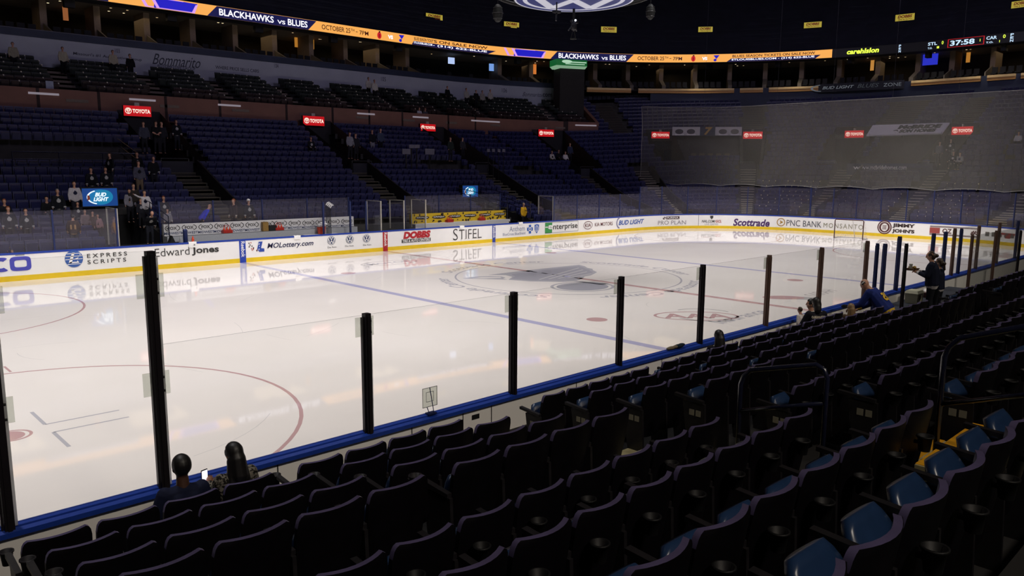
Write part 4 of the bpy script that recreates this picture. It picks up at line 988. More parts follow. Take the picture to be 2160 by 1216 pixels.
for k in range(len(SB)-1):
    rz = random.Random(40+k); sc_ = arc_scale(26, SB[k])
    for q in range(rz.choice((2, 3, 4))):
        s = SB[k]+rz.uniform(.5, 2.6)/sc_; d = rz.choice((25.4, 26.3, 27.6)); mb = MB(); c = P3(d, s, 15.265)
        mb.add([(c.x+.085*math.cos(i*PI/4), c.y+.085*math.sin(i*PI/4), 15.262) for i in range(8)], [tuple(range(8))[::-1]], 0)
        mb.add([(c.x+r_*math.cos(i*PI/4), c.y+r_*math.sin(i*PI/4), z_) for r_, z_ in ((.11, 15.28), (.11, 15.258), (.085, 15.258)) for i in range(8)], [(j*8+i, j*8+(i+1) % 8, j*8+8+(i+1) % 8, j*8+8+i) for j in range(2) for i in range(8)], 1); dlk += 1
        tag(mb.build('ceiling_light', [DL[q % 2], SCEIL]), 'tiny round downlight in the ceiling of the dark suites', 'lamp', 'downlights in the suite ceilings')
    # dark chairs and bar silhouettes at the suite front
    mb = MB()
    for i in range(4):
        s = SB[k]+(.5+i*.62)/sc_
        c = P3(25.2, s, 12.4); nn = N(s); tt = Vector((nn.y, -nn.x, 0)); n3 = nn.to_3d()
        mb.obox(c+Vector((0, 0, .72))+n3*.25, tt*.22, n3*.05, (0, 0, .3)); mb.obox(c+Vector((0, 0, .45)), tt*.22, n3*.24, (0, 0, .06)); mb.obox(c+Vector((0, 0, .2)), tt*.05, n3*.1, (0, 0, .2))
    tag(mb.build('suite_seat_row', [BLACK]), 'row of black suite chairs behind the %s low divider from the left' % (ORD[k+1] if k < 30 else 'distant'), 'chairs', 'dim chair rows of the suites')
for k, (x, y, col, st, lb) in enumerate(((137, 27, 'c87a48', .45, 'warm lit doorway strip in a suite at the far left'), (642, 90, 'd08a34', .6, 'amber lit glass wall in a suite under the ribbon board'), (1128, 146, 'e07f36', .8, 'orange wall lamp in a suite near the column'), (1835, 138, 'e8a04a', .6, 'warm wall lamp in an end suite'), (2041, 120, 'd8903c', .6, 'twin warm wall lamp in a right end suite'))):
    s, z = hit(x, y, 28.3); hh = .5 if k != 1 else .45; mb = MB(); w2 = (.16 if k != 1 else .9)/arc_scale(28, s)
    a = [P3(28.3, s-w2, z-hh), P3(28.3, s+w2, z-hh), P3(28.4, s+w2, z-hh), P3(28.4, s-w2, z-hh)]; mb.hexa(a+[Vector((q.x, q.y, z+hh)) for q in a])
    tag(mb.build('suite_wall_light', [lit(col, st)]), lb, 'lamp')
for x, y, w_, h_, col, lb in ((950, 128, .35, .3, 'bcd2ff', 'small bright blue white screen in a suite under the ribbon'), (1035, 142, .25, .35, '7aa4e8', 'small pale blue screen in a suite left of the green sign'), (1955, 126, .8, .5, '2c34c8', 'glowing blue screen in an end suite below the score display')):
    s, z = hit(x, y, 27); sc_ = arc_scale(27, s); mb = MB(); a = [P3(27, s-w_/sc_, z-h_), P3(27, s+w_/sc_, z-h_), P3(27.1, s+w_/sc_, z-h_), P3(27.1, s-w_/sc_, z-h_)]; mb.hexa(a+[Vector((q.x, q.y, z+h_)) for q in a])
    tag(mb.build('suite_screen', [lit(col, .9)]), lb, 'screen')
for k, s in enumerate(SB[1::2]):
    t = thing('ceiling_speaker', P3(24.9, s+1.2/arc_scale(24, s), 15.28), 'black box hanging under the suite ceiling, %s from the left' % ORD[k+1], 'speaker', 'black boxes under the suite ceiling')
    mb = MB(); mb.box(-.32, .32, -.2, .2, -.62, -.14); mb.build('cabinet', [BLACK], t); mb = MB(); mb.box(-.04, .04, -.04, .04, -.16, 0); mb.build('bracket', [SILVER], t)
for x in (-14, -4, 6, 16, 24.6, 28, 33, 40):
    l = bpy.data.lights.new('suite_glow', 'AREA'); l.energy = 22; l.color = (1, .76, .46); l.size = 4.2
    o = bpy.data.objects.new('suite_glow', l); COL.objects.link(o); o.location = P3(27.3, x+1, 14.9)
# ------------------------------------------------------------------ ribbon board
DR = 23.8; LZ0, LZ1 = 15.2, 15.98
rb = thing('ribbon_board', P3(DR, 0, LZ0), 'long glowing ribbon display curving around the upper deck edge', 'display'); ro = Vector(rb.location)
def fr_(s, z, off): return P3(DR-off, s, z)-ro
def fbl(s, z, off): return P3(DR-.01-off, s, z)
mb = MB(); sweep(mb, rect(DR, DR+.3, LZ0-.04, LZ1+.05), -26, S_END, 0, .4); mb.v = [tuple(Vector(v)-ro) for v in mb.v]; mb.build('housing', [BLACK], rb)
ORG = lit('ffb257', .95); ORG2 = lit('f6c24e', .9); NVL = lit('171a5e', .55); BLU = lit('2420d6', .8); WHT = lit('f4f2ff', 1.25); BRN = lit('5a1c10', .4); PNK = lit('e6a8ff', .9); GRNY = lit('e4ff4e', 1.2); CY = lit('c8e4ff', 1.1); REDL = lit('e0202a', .8); BLKL = lit('060608', .5)
def px_s(x): # pixel column along the lower ribbon edge
    return hit(x, 118, DR)[0]
def seg(x0, x1): return px_s(x0), px_s(x1)
H = LZ1-LZ0
def sub(name, mats, draw, label=None):
    mb = MB(); draw(mb); o = mb.build(name, mats, rb)
    if label: o['label'] = label
    return o
def band(a, b, mi_): return lambda mb: mb.quad(fr_, a, b, LZ0, LZ1, .01, 0, max(2, int(abs(b-a)/.12)))
sE = px_s(1752)
sL = -21.
sub('lit_band', [ORG], band(sL, sE, 0), 'orange part of the display'); sub('dark_band', [BLKL], band(sE, S_END-.5, 0), 'black score part of the display')
def group_draw(a0, xs_):
    """one repeat of the message: note art, matchup, date, emblems, ticket lines; xs_ = pixel x of the breaks"""
    e = [px_s(x) if isinstance(x, (int, float)) else x[0] for x in xs_]
    n0, n1, b0, b1, d0, d1, i0, i1, i2, t0, t1 = e
    def note(mb):
        if n0 is None: return
        wd = n1-n0
        mb.para(fr_, [(n0+.25*wd, LZ0+.02), (n1, LZ0+.02), (n1+.06*wd, LZ1-.1), (n0+.3*wd, LZ1-.02)], .02, 0, 12)
        for a, b in ((0, .14), (.2, .06)): mb.add([fr_(n0+a*wd, LZ1-.04, .025), fr_(n0+(a+.06)*wd, LZ1-.04, .025), fr_(n0+(a+.16)*wd, LZ0+.06, .025), fr_(n0+(a+.1)*wd, LZ0+.06, .025)], [(0, 1, 2, 3)], 1)
        mb.quad(fr_, n0+.1*wd, n0+.26*wd, LZ0+.03, LZ0+.1, .026, 1); mb.quad(fr_, n0+.3*wd, n0+.95*wd, LZ0+.03, LZ0+.08, .027, 1, 10); mb.quad(fr_, n0+.3*wd, n0+.8*wd, LZ1-.1, LZ1-.06, .027, 1, 10)
        mb.add([fr_(n1-.06*wd, LZ0+.02, .028), fr_(n1, LZ0+.02, .028), fr_(n1+.07*wd, LZ1-.12, .028), fr_(n1+.02*wd, LZ1-.2, .028)], [(0, 1, 2, 3)], 1)
    sub('note_art', [BLU, PNK], note, 'blue winged art with pink outline')
    def match(mb):
        k = .45*(b1-b0)/5.5
        mb.para(fr_, [(b0-.1*(b1-b0), LZ0), (b1-.01, LZ0), (b1+.1*(b1-b0), LZ1-.02), (b0+.0, LZ1-.02)], .02, 0, 24)
        wd = b1-b0; mb.text(fr_, 'BLACKHAWKS', b0+.02*wd, b0+.6*wd, LZ0+.14, LZ1-.16, .03, 1, .02); mb.text(fr_, 'VS', b0+.64*wd, b0+.73*wd, LZ0+.14, LZ0+.42, .03, 1, .02); mb.text(fr_, 'BLUES', b0+.76*wd, b0+.99*wd, LZ0+.14, LZ1-.16, .03, 1, .02)
    sub('matchup_text', [NVL, WHT], match, 'white team names on navy')
    def date(mb):
        wd = d1-d0; mb.text(fr_, 'OCTOBER 25', d0, d0+.6*wd, LZ0+.2, LZ1-.2, .02, 0, .01); mb.text(fr_, 'TH', d0+.61*wd, d0+.69*wd, LZ0+.38, LZ1-.2, .02, 0, .01); mb.text(fr_, '-', d0+.72*wd, d0+.76*wd, LZ0+.36, LZ0+.41, .02, 0, .02); mb.text(fr_, '7PM', d0+.8*wd, d1, LZ0+.2, LZ1-.24, .02, 0, .01)
    sub('date_text', [BRN], date, 'dark date text on orange')
    def emb(mb):
        k_ = 1/arc_scale(DR, i1); r = .27; fr_0 = fr_
        def fr_k(c): return lambda s, z, off: fr_0(c+(s-c)*k_, z, off)
        fa, fb_, fc = fr_k(i0), fr_k(i1), fr_k(i2)
        mb.disc(fa, i0, (LZ0+LZ1)/2-.03, r*.8, r*1.05, .02, 0, 18); mb.quad(fa, i0-.06, i0+.1, LZ1-.18, LZ1-.06, .03, 1); mb.quad(fa, i0-.03, i0+.03, LZ0+.2, LZ0+.5, .031, 1)
        mb.text(fb_, 'VS', i1-.26, i1+.26, LZ0+.2, LZ1-.26, .02, 2, .05); mb.poly(fc, [(i2-.28, LZ1-.12), (i2+.32, LZ1-.1), (i2+.1, LZ0+.38), (i2-.02, LZ0+.36)], .02, 3); mb.disc(fc, i2-.1, LZ0+.2, .15, .13, .021, 3, 14); mb.quad(fc, i2-.02, i2+.04, LZ0+.2, LZ0+.5, .022, 3)
    sub('team_emblems', [REDL, BRN, WHT, BLU], emb, 'small red and blue team emblems')
    def tick(mb):
        wd = t1-t0; mb.para(fr_, [(t0-.06*wd, LZ0), (t1, LZ0), (t1+.06*wd, LZ0+.43*H), (t0, LZ0+.43*H)], .02, 0, 24)
        mb.text(fr_, 'BLUES SEASON TICKETS ON SALE NOW', t0+.01*wd, t1-.005*wd, LZ0+.54*H, LZ0+.86*H, .03, 1, .02); mb.text(fr_, 'STLOUISBLUES.COM - (314) 622-BLUE', t0, t1-.01*wd, LZ0+.08*H, LZ0+.38*H, .03, 2, .02)
    sub('ticket_text', [NVL, BRN, WHT], tick, 'ticket lines, dark above white')
group_draw(0, [299, 415, 462, 651, 680, 777, 800, 824, 846, 873, 1028])
group_draw(1, [1060, 1143, 1173, 1321, 1345, 1437, 1461, 1486, 1508, 1540, 1720])
def tail(mb):
    wd = 7.; b = px_s(235); mb.quad(fr_, b-6, b, LZ0, LZ0+.43*H, .02, 0, 6); mb.text(fr_, 'STLOUISBLUES.COM - (314) 622-BLUE', b-5.6, b-.1, LZ0+.08*H, LZ0+.38*H, .03, 1, .02)
sub('ticket_text', [NVL, WHT], tail)
def scoretext(items, mats, label, frame=False):
    def dr(mb):
        for t, x0, x1, za, zb, bold, sh, mi in items:
            a, b = seg(x0, x1); mb.text(fr_, t, a, b, LZ0+za*H, LZ0+zb*H, .03, mi, bold, sh)
        if frame:
            a, b = seg(1996, 2072)
            for q in ((a, b, .06, .1), (a, b, .93, .97), (a, a+.06, .06, .97), (b-.06, b, .06, .97)): mb.quad(fr_, q[0], q[1], LZ0+q[2]*H, LZ0+q[3]*H, .03, 2, 8)
    sub('score_text', mats, dr, label)
scoretext([('carehIsIon', 1785, 1850, .25, .85, .04, .15, 0)], [GRNY], 'yellow green glowing word')
for x in (1893, 2127): scoretext([(c, x, x+6, .66-.32*i, .92-.32*i, .02, 0, 0) for i, c in enumerate('PEN')], [CY], 'white upright penalty letters')
scoretext([('STL', 1951, 1970, .5, .85, .02, 0, 0), ('T.O.', 1951, 1965, .1, .3, .02, 0, 0), ('0', 1981, 1988, .5, .88, .02, 0, 1), ('l', 1974, 1975.5, .1, .34, .02, 0, 1)], [CY, GRNY], 'home score')
scoretext([('37:58', 2002, 2052, .22, .8, .03, 0, 0), ('l', 2063, 2065, .4, .68, .02, 0, 1)], [CY, GRNY, REDL], 'clock in a red frame', True)
scoretext([('CAR', 2077, 2099, .5, .85, .02, 0, 0), ('T.O.', 2077, 2092, .1, .3, .02, 0, 0), ('0', 2111, 2117, .5, .88, .02, 0, 1), ('l', 2104, 2105.5, .1, .34, .02, 0, 1)], [CY, GRNY], 'visitor score')
# ------------------------------------------------------------------ upper deck and roof
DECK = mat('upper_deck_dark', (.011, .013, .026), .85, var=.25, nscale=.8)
mb = MB()
for i in range(14):
    d = 24.2+.85*i; z = 16.05+.66*i
    sweep(mb, rect(d, d+.87, z-.9, z), -26, S_END, 0, 1.0, False)
    sweep(mb, rect(d+.5, d+.58, z, z+.42), -26, S_END, 0, 1.0, False)
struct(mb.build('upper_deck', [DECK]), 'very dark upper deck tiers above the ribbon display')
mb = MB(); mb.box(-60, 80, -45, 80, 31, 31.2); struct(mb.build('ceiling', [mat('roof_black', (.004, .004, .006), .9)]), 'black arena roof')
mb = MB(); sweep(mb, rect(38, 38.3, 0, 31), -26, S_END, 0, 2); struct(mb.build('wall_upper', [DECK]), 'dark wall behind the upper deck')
DOB = [(898, 930, 27, 39), (1061, 1093, 45, 57), (1264, 1298, 56, 68), (1470, 1503, 57, 68), (1693, 1729, 48, 60), (1887, 1925, 32, 46), (2134, 2172, 4, 18)]
DY = [lit('d8c24a', .55), lit('8a3a1a', .4), BLACK]
for i, (xl, xr, yt, yb) in enumerate(DOB):
    d = 27.6; (s0, z1), (s1, _) = hit(xl, yt, d, -30, 60), hit(xr, yt, d, -30, 60); _, z0 = hit(xl, yb, d, -30, 60); c = (s0+s1)/2
    t = thing('deck_entry_sign', P3(d, c, z0), 'small yellow lit sign in the dark upper deck, %s from the left' % ORD[i+1], 'sign', 'yellow signs of the upper deck'); o = Vector(t.location)
    fd = flat_frame(d, s0, s1, o)
    mb = MB(); mb.hexa([fd(s0, z0, 0), fd(s1, z0, 0), fd(s1, z0, -.25), fd(s0, z0, -.25), fd(s0, z1, 0), fd(s1, z1, 0), fd(s1, z1, -.25), fd(s0, z1, -.25)]); mb.hexa([fd(s0, z0-2.4, -.3), fd(s1, z0-2.4, -.3), fd(s1, z0-2.4, -.5), fd(s0, z0-2.4, -.5), fd(s0, z0, -.3), fd(s1, z0, -.3), fd(s1, z0, -.5), fd(s0, z0, -.5)]); mb.build('sign_box', [BLACK], t)
    mb = MB(); mb.quad(fd, s0, s1, z0, z1, .01, 0, 2); mb.build('lit_face', [DY[0]], t)
    mb = MB(); wd = s1-s0; mb.text(fd, 'DOBBS', s0+.12*wd, s1-.12*wd, z0+.42*(z1-z0), z0+.88*(z1-z0), .03, 0, .05, .2); mb.text(fd, 'TIRE & AUTO', s0+.14*wd, s1-.12*wd, z0+.12*(z1-z0), z0+.32*(z1-z0), .03, 0, .02); mb.build('lettering', [DY[1]], t)
    if i in (2, 4):
        mb = MB(); mb.quad(fd, s0+.2*wd, s1-.35*wd, z0-2.2, z0-.5, -.28, 0, 2); q = mb.build('lit_doorway', [lit('b08a50', .3) if i == 2 else lit('5a4a3a', .2)], t); q['label'] = 'dim lit doorway under the sign'
# dark column with the green sign
t = thing('corner_column', P3(20.5, 26.55, 0), 'dark concrete column at the end of the club section', 'column'); o = Vector(t.location)
sA, sB_ = hit(1178, 190, 20.5)[0], hit(1232, 190, 20.5)[0]
mb = MB(); a = [P3(20.5, sA, 8), P3(20.5, sB_, 8), P3(22, sB_, 8), P3(22, sA, 8)]; mb.hexa([q-o for q in a]+[Vector((q.x, q.y, hit(1205, 141, 20.5)[1]))-o for q in a]); mb.build('shaft', [mat('column_dark', (.02, .018, .015), .8, var=.3)], t)
s0, s1 = hit(1173, 135, 20.3)[0], hit(1238, 135, 20.3)[0]; z1, z0 = hit(1205, 126, 20.3)[1], hit(1205, 139, 20.3)[1]
t = thing('green_sign', P3(20.3, (s0+s1)/2, z0), 'green lit box sign on top of the dark corner column', 'sign'); o = Vector(t.location)
fg = flat_frame(20.3, s0, s1, o)
mb = MB(); mb.hexa([fg(s0, z0, 0), fg(s1, z0, 0), fg(s1, z0, -1.7), fg(s0, z0, -1.7), fg(s0, z1, 0), fg(s1, z1, 0), fg(s1, z1, -1.7), fg(s0, z1, -1.7)]); mb.build('sign_box', [lit('14803a', .42)], t)
mb = MB(); mb.disc(fg, (s0+s1)/2-.15, (z0+z1)/2+.08, .16, .16, .02, 0, 16); mb.quad(fg, (s0+s1)/2-.05, (s0+s1)/2+.45, (z0+z1)/2+.0, (z0+z1)/2+.1, .02, 0); mb.quad(fg, (s0+s1)/2-.2, (s0+s1)/2+.4, (z0+z1)/2-.17, (z0+z1)/2-.1, .02, 0); mb.build('emblem', [lit('bfe8c8', .8)], t)
mb = MB(); mb.hexa([fg(s0+.05, z0-.25, -.1), fg(s1-.05, z0-.25, -.1), fg(s1-.05, z0-.25, -1.5), fg(s0+.05, z0-.25, -1.5), fg(s0, z0-.005, 0), fg(s1, z0-.005, 0), fg(s1, z0-.005, -1.7), fg(s0, z0-.005, -1.7)]); mb.build('light_tray', [lit('a8d8b0', .5)], t)
# ------------------------------------------------------------------ centre hung scoreboard
t = thing('scoreboard', (.1, 12.95, 10.8), 'round lit underside of the hanging scoreboard with a car emblem', 'scoreboard')
def fu(s, z, off): # the emblem is read from below by the near stand
    a = math.radians(-44); return (s*math.cos(a)-z*math.sin(a), s*math.sin(a)+z*math.cos(a), -off)
def fu2(s, z, off): return fu(-s, z, off)
mb = MB(); n = 48
vs = []
for r_, z_ in ((2.35, 0), (2.35, .35), (1.6, .6), (1.6, 5)): vs += [(r_*math.cos(2*PI*i/n), r_*math.sin(2*PI*i/n), z_) for i in range(n)]
mb.add(vs, [(k*n+i, k*n+(i+1) % n, (k+1)*n+(i+1) % n, (k+1)*n+i) for k in range(3) for i in range(n)]+[tuple(range(n))[::-1], tuple(range(3*n, 4*n))]); mb.build('body', [BLACK], t)
mb = MB(); R_ = 2.3
mb.disc(fu, 0, 0, R_, R_, .01, 0, 60); mb.ring(fu, 0, 0, R_, R_, .07, .02, 1, 60); mb.ring(fu, 0, 0, R_*.86, R_*.86, .17, .02, 1, 60)
def Lw(p, q, wd=.085):
    pa, pb = Vector(p), Vector(q); tt = (pb-pa).normalized(); nn = Vector((-tt.y, tt.x))*wd
    mb.poly(fu, [(R_*v.x, R_*v.y) for v in (pa+nn, pa-nn, pb-nn, pb+nn)], .025, 1)
for sx in (-1, 1): Lw((sx*.3, -.76), (0, -.06)); Lw((sx*.7, -.4), (sx*.34, .66)); Lw((sx*.34, .66), (0, 0))
mb.build('lit_emblem', [lit('1f2b74', .6), lit('c9c6d2', .85)], t)['label'] = 'white emblem on blue'
mb = MB()
for r_ in (3.1,):
    mb.tube([(r_*math.cos(2*PI*i/40), r_*math.sin(2*PI*i/40), .25) for i in range(40)], .07, 6, 0, True)
    for i in range(6): a = i*PI/3; mb.tube([(2.3*math.cos(a), 2.3*math.sin(a), .3), (3.1*math.cos(a), 3.1*math.sin(a), .25)], .04, 6)
mb.build('truss_ring', [BLACK], t)
mb = MB(); mb.tube([(0, 0, 5), (0, 0, 20)], .25, 8); mb.build('hanger', [BLACK], t)
HB = [(1210, 50, 33.0, 'black camera cluster hanging under the round scoreboard', 1), (1050, 28, 31, 'dark oval speaker hanging left of the scoreboard', 0), (1372, 25, 36, 'dark oval speaker hanging right of the scoreboard', 0), (1174, 33, 31.5, 'small lamp bracket hanging left below the scoreboard', 2)]
for x, y, dist, lb, kd in HB:
    v = ray(x, y); c = CP+v/math.hypot(v.x, v.y)*dist
    t = thing('hanging_unit', c, lb, 'speaker' if kd == 0 else 'equipment')
    GM = mat('dark_grille', (.02, .02, .024), .4, .3)
    if kd == 0:
        mb = MB(); mb.ball((0, 0, 0), (.2, .2, .34), 12, 9); mb.build('cabinet', [BLACK], t, True); mb = MB()
        for q in (-.2, 0, .2): mb.tube([(.21*math.cos(2*PI*i/16)*math.sqrt(1-(q/.36)**2), .21*math.sin(2*PI*i/16)*math.sqrt(1-(q/.36)**2), q) for i in range(16)], .012, 5, 0, True)
        mb.tube([(0, 0, .3), (0, 0, 18)], .015, 5); mb.build('ring_frame', [GM], t)
    elif kd == 1:
        mb = MB(); mb.tube([(0, 0, 1.0), (0, 0, .1)], .05, 8); mb.build('pole', [BLACK], t)
        mb = MB(); mb.ball((0, 0, -.1), (.13, .13, .2)); mb.obox((.1, .05, .1), (.2, 0, 0), (0, .06, 0), (0, 0, .05)); mb.tube([(-.3, 0, -.3), (0, 0, 0), (.3, .1, -.25)], .03, 6); mb.build('camera_head', [GM], t)
        mb = MB(); mb.tube([(.12*math.cos(a*PI/5), .12*math.sin(a*PI/5), -.6) for a in range(10)], .02, 5, 0, True); mb.tube([(0, 0, -.15), (-.15, 0, -.6)], .02, 5); mb.tube([(0, 0, -.15), (.15, 0, -.6)], .02, 5); mb.build('lower_ring', [BLACK], t)
        mb = MB(); mb.ball((.0, -.1, .12), .045, 8, 6); mb.build('indicator_lamp', [lit('e8ecff', 1.5)], t)
    else:
        mb = MB(); mb.box(-.15, .15, -.1, .1, .1, .18); mb.tube([(0, 0, .5), (0, 0, .15)], .03, 6); mb.tube([(0, 0, .1), (-.05, -.02, -.2)], .04, 6); mb.build('bracket', [GM], t)
# ------------------------------------------------------------------ net above the end boards
t = thing('protective_net', (30.62, 12.95, 3.1), 'tall grey veil of netting hanging behind the end boards', 'net'); o = Vector(t.location)
cols = [32.55+(-14-32.55)*i/60 for i in range(61)]; mb = MB(); vs = []; nz = 10
for i, y in enumerate(cols):
    ph = (i % 5)/5; zb = 3.12+.16*math.sin(PI*ph)*.9; zt_ = 9.58-.5*math.sin(min(1, (32.55-y)/9)*PI/2)-.0*y
    for k in range(nz+1):
        q = k/nz; vs.append((30.62+.03*math.sin(i*.9+k), y-(.14*math.sin(PI*q) if i == 0 else 0), zb+(zt_-zb)*q))
mb.add([Vector(v)-o for v in vs], [(i*(nz+1)+k, (i+1)*(nz+1)+k, (i+1)*(nz+1)+k+1, i*(nz+1)+k+1) for i in range(60) for k in range(nz)]); mb.build('mesh_veil', [NET], t, True)
def ropec(k): return [Vector(vs[i*(nz+1)+k])-o for i in range(61)]
ROPE = mat('net_rope', '8d8a88', .7)
mb = MB(); mb.tube(ropec(nz), .018, 5); mb.tube(ropec(0), .018, 5); mb.tube([Vector(vs[k])-o for k in range(nz+1)], .02, 5); mb.build('edge_rope', [ROPE], t)
mb = MB()
for y in (26.5, 20.4, 16.3, 12.3, 8.4, 4.6): mb.tube([Vector((30.62, y, 9.1))-o, Vector((30.62, y, 30))-o], .006, 4)
mb.build('hanging_cable', [mat('cable_dark', '3a3a40', .6)], t)
# ------------------------------------------------------------------ goal
t = thing('hockey_goal', (26.82, 12.95, 0), 'red framed hockey goal with white net at the far end', 'goal'); RP = mat('goal_red', '4a2224', .35); 
mb = MB(); pts = [(0, .915, 0)]+[(0, .915, 1.15), (0, .86, 1.22), (0, -.86, 1.22), (0, -.915, 1.15)]+[(0, -.915, 0)]; mb.tube(pts, .035, 8); mb.build('front_frame', [RP], t, True)
mb = MB(); mb.tube([(0, .915, .03), (.55, .98, .03), (.95, .7, .03), (1.05, 0, .03), (.95, -.7, .03), (.55, -.98, .03), (0, -.915, .03)], .04, 8); mb.build('base_frame', [mat('goal_white', 'd8d4d0', .5)], t, True)
mb = MB(); mb.tube([(0, 0, 1.22), (.5, 0, 1.2), (.62, 0, .9), (1.0, 0, .05)], .022, 6); mb.tube([(0, .86, 1.22), (.5, .7, 1.2), (.5, -.7, 1.2), (0, -.86, 1.22)], .02, 6); mb.build('rear_support', [mat('goal_white', 'd8d4d0', .5)], t)
mb = MB(); NETG = mat('goal_net_cord', 'cfcac4', .8)
for i in range(15):
    y = -.9+1.8*i/14; e = .95-.3*abs(y); mb.tube([(.02, y*.95, 1.2), (.5, y*.8, 1.18), (.62, y*.85, .85), (e, y, .05)], .004, 3)
for i in range(12):
    q = i/11; z = 1.15-1.1*q; x = .5+.12*min(1, q*3)+.35*max(0, q-.3); mb.tube([(.0, .9, z), (x*.9, .86, z), (x, .4, z), (x, -.4, z), (x*.9, -.86, z), (0, -.9, z)], .004, 3)
mb.build('netting', [NETG], t)
# ------------------------------------------------------------------ far benches and tunnels
BY = 27.55
def fbn(s, z, off): return (s, BY-off, z)
def fpx(x, y, Y=BY): q = at_y(x, y, Y); return q.x, q.z
t = thing('bench_wall', (-5.7, BY, 0), 'white panelled wall behind the left players bench with repeated sports channel marks', 'bench'); o = Vector(t.location)
def lo(mb):
    mb.v = [tuple(Vector(v)-o) for v in mb.v]; return mb
GREYP = mat('bench_grey', 'a4a6aa', .6, var=.05); BWHITE = mat('bench_white', 'c9c7c6', .6, var=.04)
mb = MB(); mb.box(-10.58, -.8, 27.2, 27.75, 0, 1.26); lo(mb).build('lower_wall', [GREYP], t)
mb = MB(); mb.box(-10.58, -.8, BY, 27.75, 1.26, 1.77); lo(mb).build('panel', [BWHITE], t)
mb = MB()
for cx, cy, my in ((363.7, 482, 492.7), (399.2, 480, 491), (434, 478.6, 489.5), (467, 476.8, 488), (500, 475.5, 486.5), (531.8, 474.4, 485), (565.5, 472.5, 483), (592, 471.5, 481.5), (621.5, 471, 480.5), (650.4, 470.5, 479.5), (677.8, 469, 478.5), (704.4, 468, 477.5), (731.5, 467, 476)):
    x, z = fpx(cx, cy); mb.text(fbn, 'FOX', x-.2, x+.2, z-.07, z+.07, .006, 0, .03)
    mb.ring(fbn, x, z, .34, .16, .035, .006, 0, 14, 2.2, 4.1); mb.ring(fbn, x, z, .34, .16, .035, .006, 0, 14, -.95, .95)
    _, z2 = fpx(cx, my); mb.text(fbn, 'MIDWEST', x-.38, x+.38, z2-.06, z2+.06, .006, 1, .02, .1)
lo(mb).build('lettering', [INK, mat('ink_navy', '2c3a5c', .5)], t)['label'] = 'repeated channel emblem over a dark word'
mb = MB(); mb.quad(fbn, -10.58, -.8, 1.255, 1.275, .352, 0); lo(mb).build('seam', [INK], t)
t = thing('bench_wall', (6.8, BY, 0), 'yellow banner wall with dark blobs behind the right players bench', 'bench'); o = Vector(t.location)
mb = MB(); mb.box(3.0, 10.35, 27.2, 27.75, 0, 1.2); lo(mb).build('lower_wall', [BWHITE], t)
mb = MB(); mb.box(3.0, 10.3, BY, 27.75, 1.2, 1.75); lo(mb).build('panel', [mat('banner_yellow', 'c9a81e', .6, var=.05)], t)
mb = MB(); rnd = random.Random(12)
for k in range(6):
    x = 3.75+1.2*k
    mb.disc(fbn, x, 1.52, .5, .1, .006, 0, 20); mb.quad(fbn, x-.42, x+.42, 1.45, 1.6, .007, 0); mb.text(fbn, 'theParkingSpot', x-.4, x+.4, 1.48, 1.58, .012, 1, .01)
    for q in range(7): mb.disc(fbn, x+rnd.uniform(-.58, .58), 1.3+rnd.uniform(-.06, .06) if q < 5 else 1.68, rnd.uniform(.03, .1), rnd.uniform(.03, .08), .005, 0, 12)
lo(mb).build('lettering', [mat('blob_brown', '2a1c10', .6), WHITE], t)['label'] = 'pale words on dark blobs'
def tunnel(c, h, d1, name, scr, label, rails):
    mb = MB(); y0, y1 = 26.05, WID+d1+.2
    zs = [ztop(d, c)-.7 for d in (1.2, 2.9, 4.5, 6.2)]; ys = [WID+d for d in (1.2, 2.9, 4.5, 6.4)]
    for e in (c-h, c+h): mb.add([(e, y, 0) for y in ys]+[(e, y, z+.35) for y, z in zip(ys, zs)], [(i, i+1, 5+i, 4+i) for i in range(3)])
    mb.add([(c-h, y1, 0), (c+h, y1, 0), (c+h, y1, zs[-1]+.4), (c-h, y1, zs[-1]+.4)], [(0, 1, 2, 3)])
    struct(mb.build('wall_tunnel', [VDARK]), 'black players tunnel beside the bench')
    mb = MB(); mb.box(c-h, c+h, 26.1, 26.16, 0, 1.1); struct(mb.build('door_1', [BLACK]), 'black bench door')
    (xl, yt), (xr, yb) = scr; q0, q1 = at_y(xl, yt, y1-.35), at_y(xr, yb, y1-.35)
    t = thing('video_screen', (q0.x, y1-.35, q1.z), label, 'screen'); w_, h_ = q1.x-q0.x, q0.z-q1.z
    mb = MB(); mb.box(-.05, w_+.05, .0, .35, -.05, h_+.05); mb.build('cabinet', [BLACK], t)
    def fsn(s, z, off): return (s*w_, -off, z*h_)
    mb = MB(); mb.quad(fsn, 0, 1, 0, 1, .004, 0); mb.disc(fsn, .5, .5, .36, .44, .008, 1, 30); mb.disc(fsn, .6, .52, .27, .4, .012, 4, 26); mb.ring(fsn, .46, .5, .34, .4, .05, .016, 2, 24, 1.9, 4.5, wz=.06)
    mb.text(fsn, 'BUD', .35, .68, .53, .76, .02, 2, .05, .3); mb.text(fsn, 'LIGHT', .3, .74, .27, .5, .02, 2, .05, .3); mb.add([fsn(.13, .3, .018), fsn(.22, .4, .018), fsn(.2, .6, .018), fsn(.14, .62, .018)], [(0, 1, 2, 3)], 3)
    mb.build('picture', [lit('1552a8', .55), lit('1a86c8', .7), lit('e8f4ff', 1.1), lit('8a4030', .6), lit('1488b8', .8)], t)['label'] = 'blue picture with beer lettering'
    g = MB()
    for e in rails:
        for q in (.35, .65, .95): g.tube([(e, 27.3, 1.2+q), (e, 29.5, 1.75+q), (e, y1, zs[-1]+q)], .022, 5)
        for y, z in ((27.3, 1.2), (29.5, 1.75), (y1, zs[-1])): g.tube([(e, y, z-.2), (e, y, z+.95)], .022, 5)
    tag(g.build('tunnel_railing', [RAIL]), 'dark rails along the tunnel at the %s' % name, 'railing')
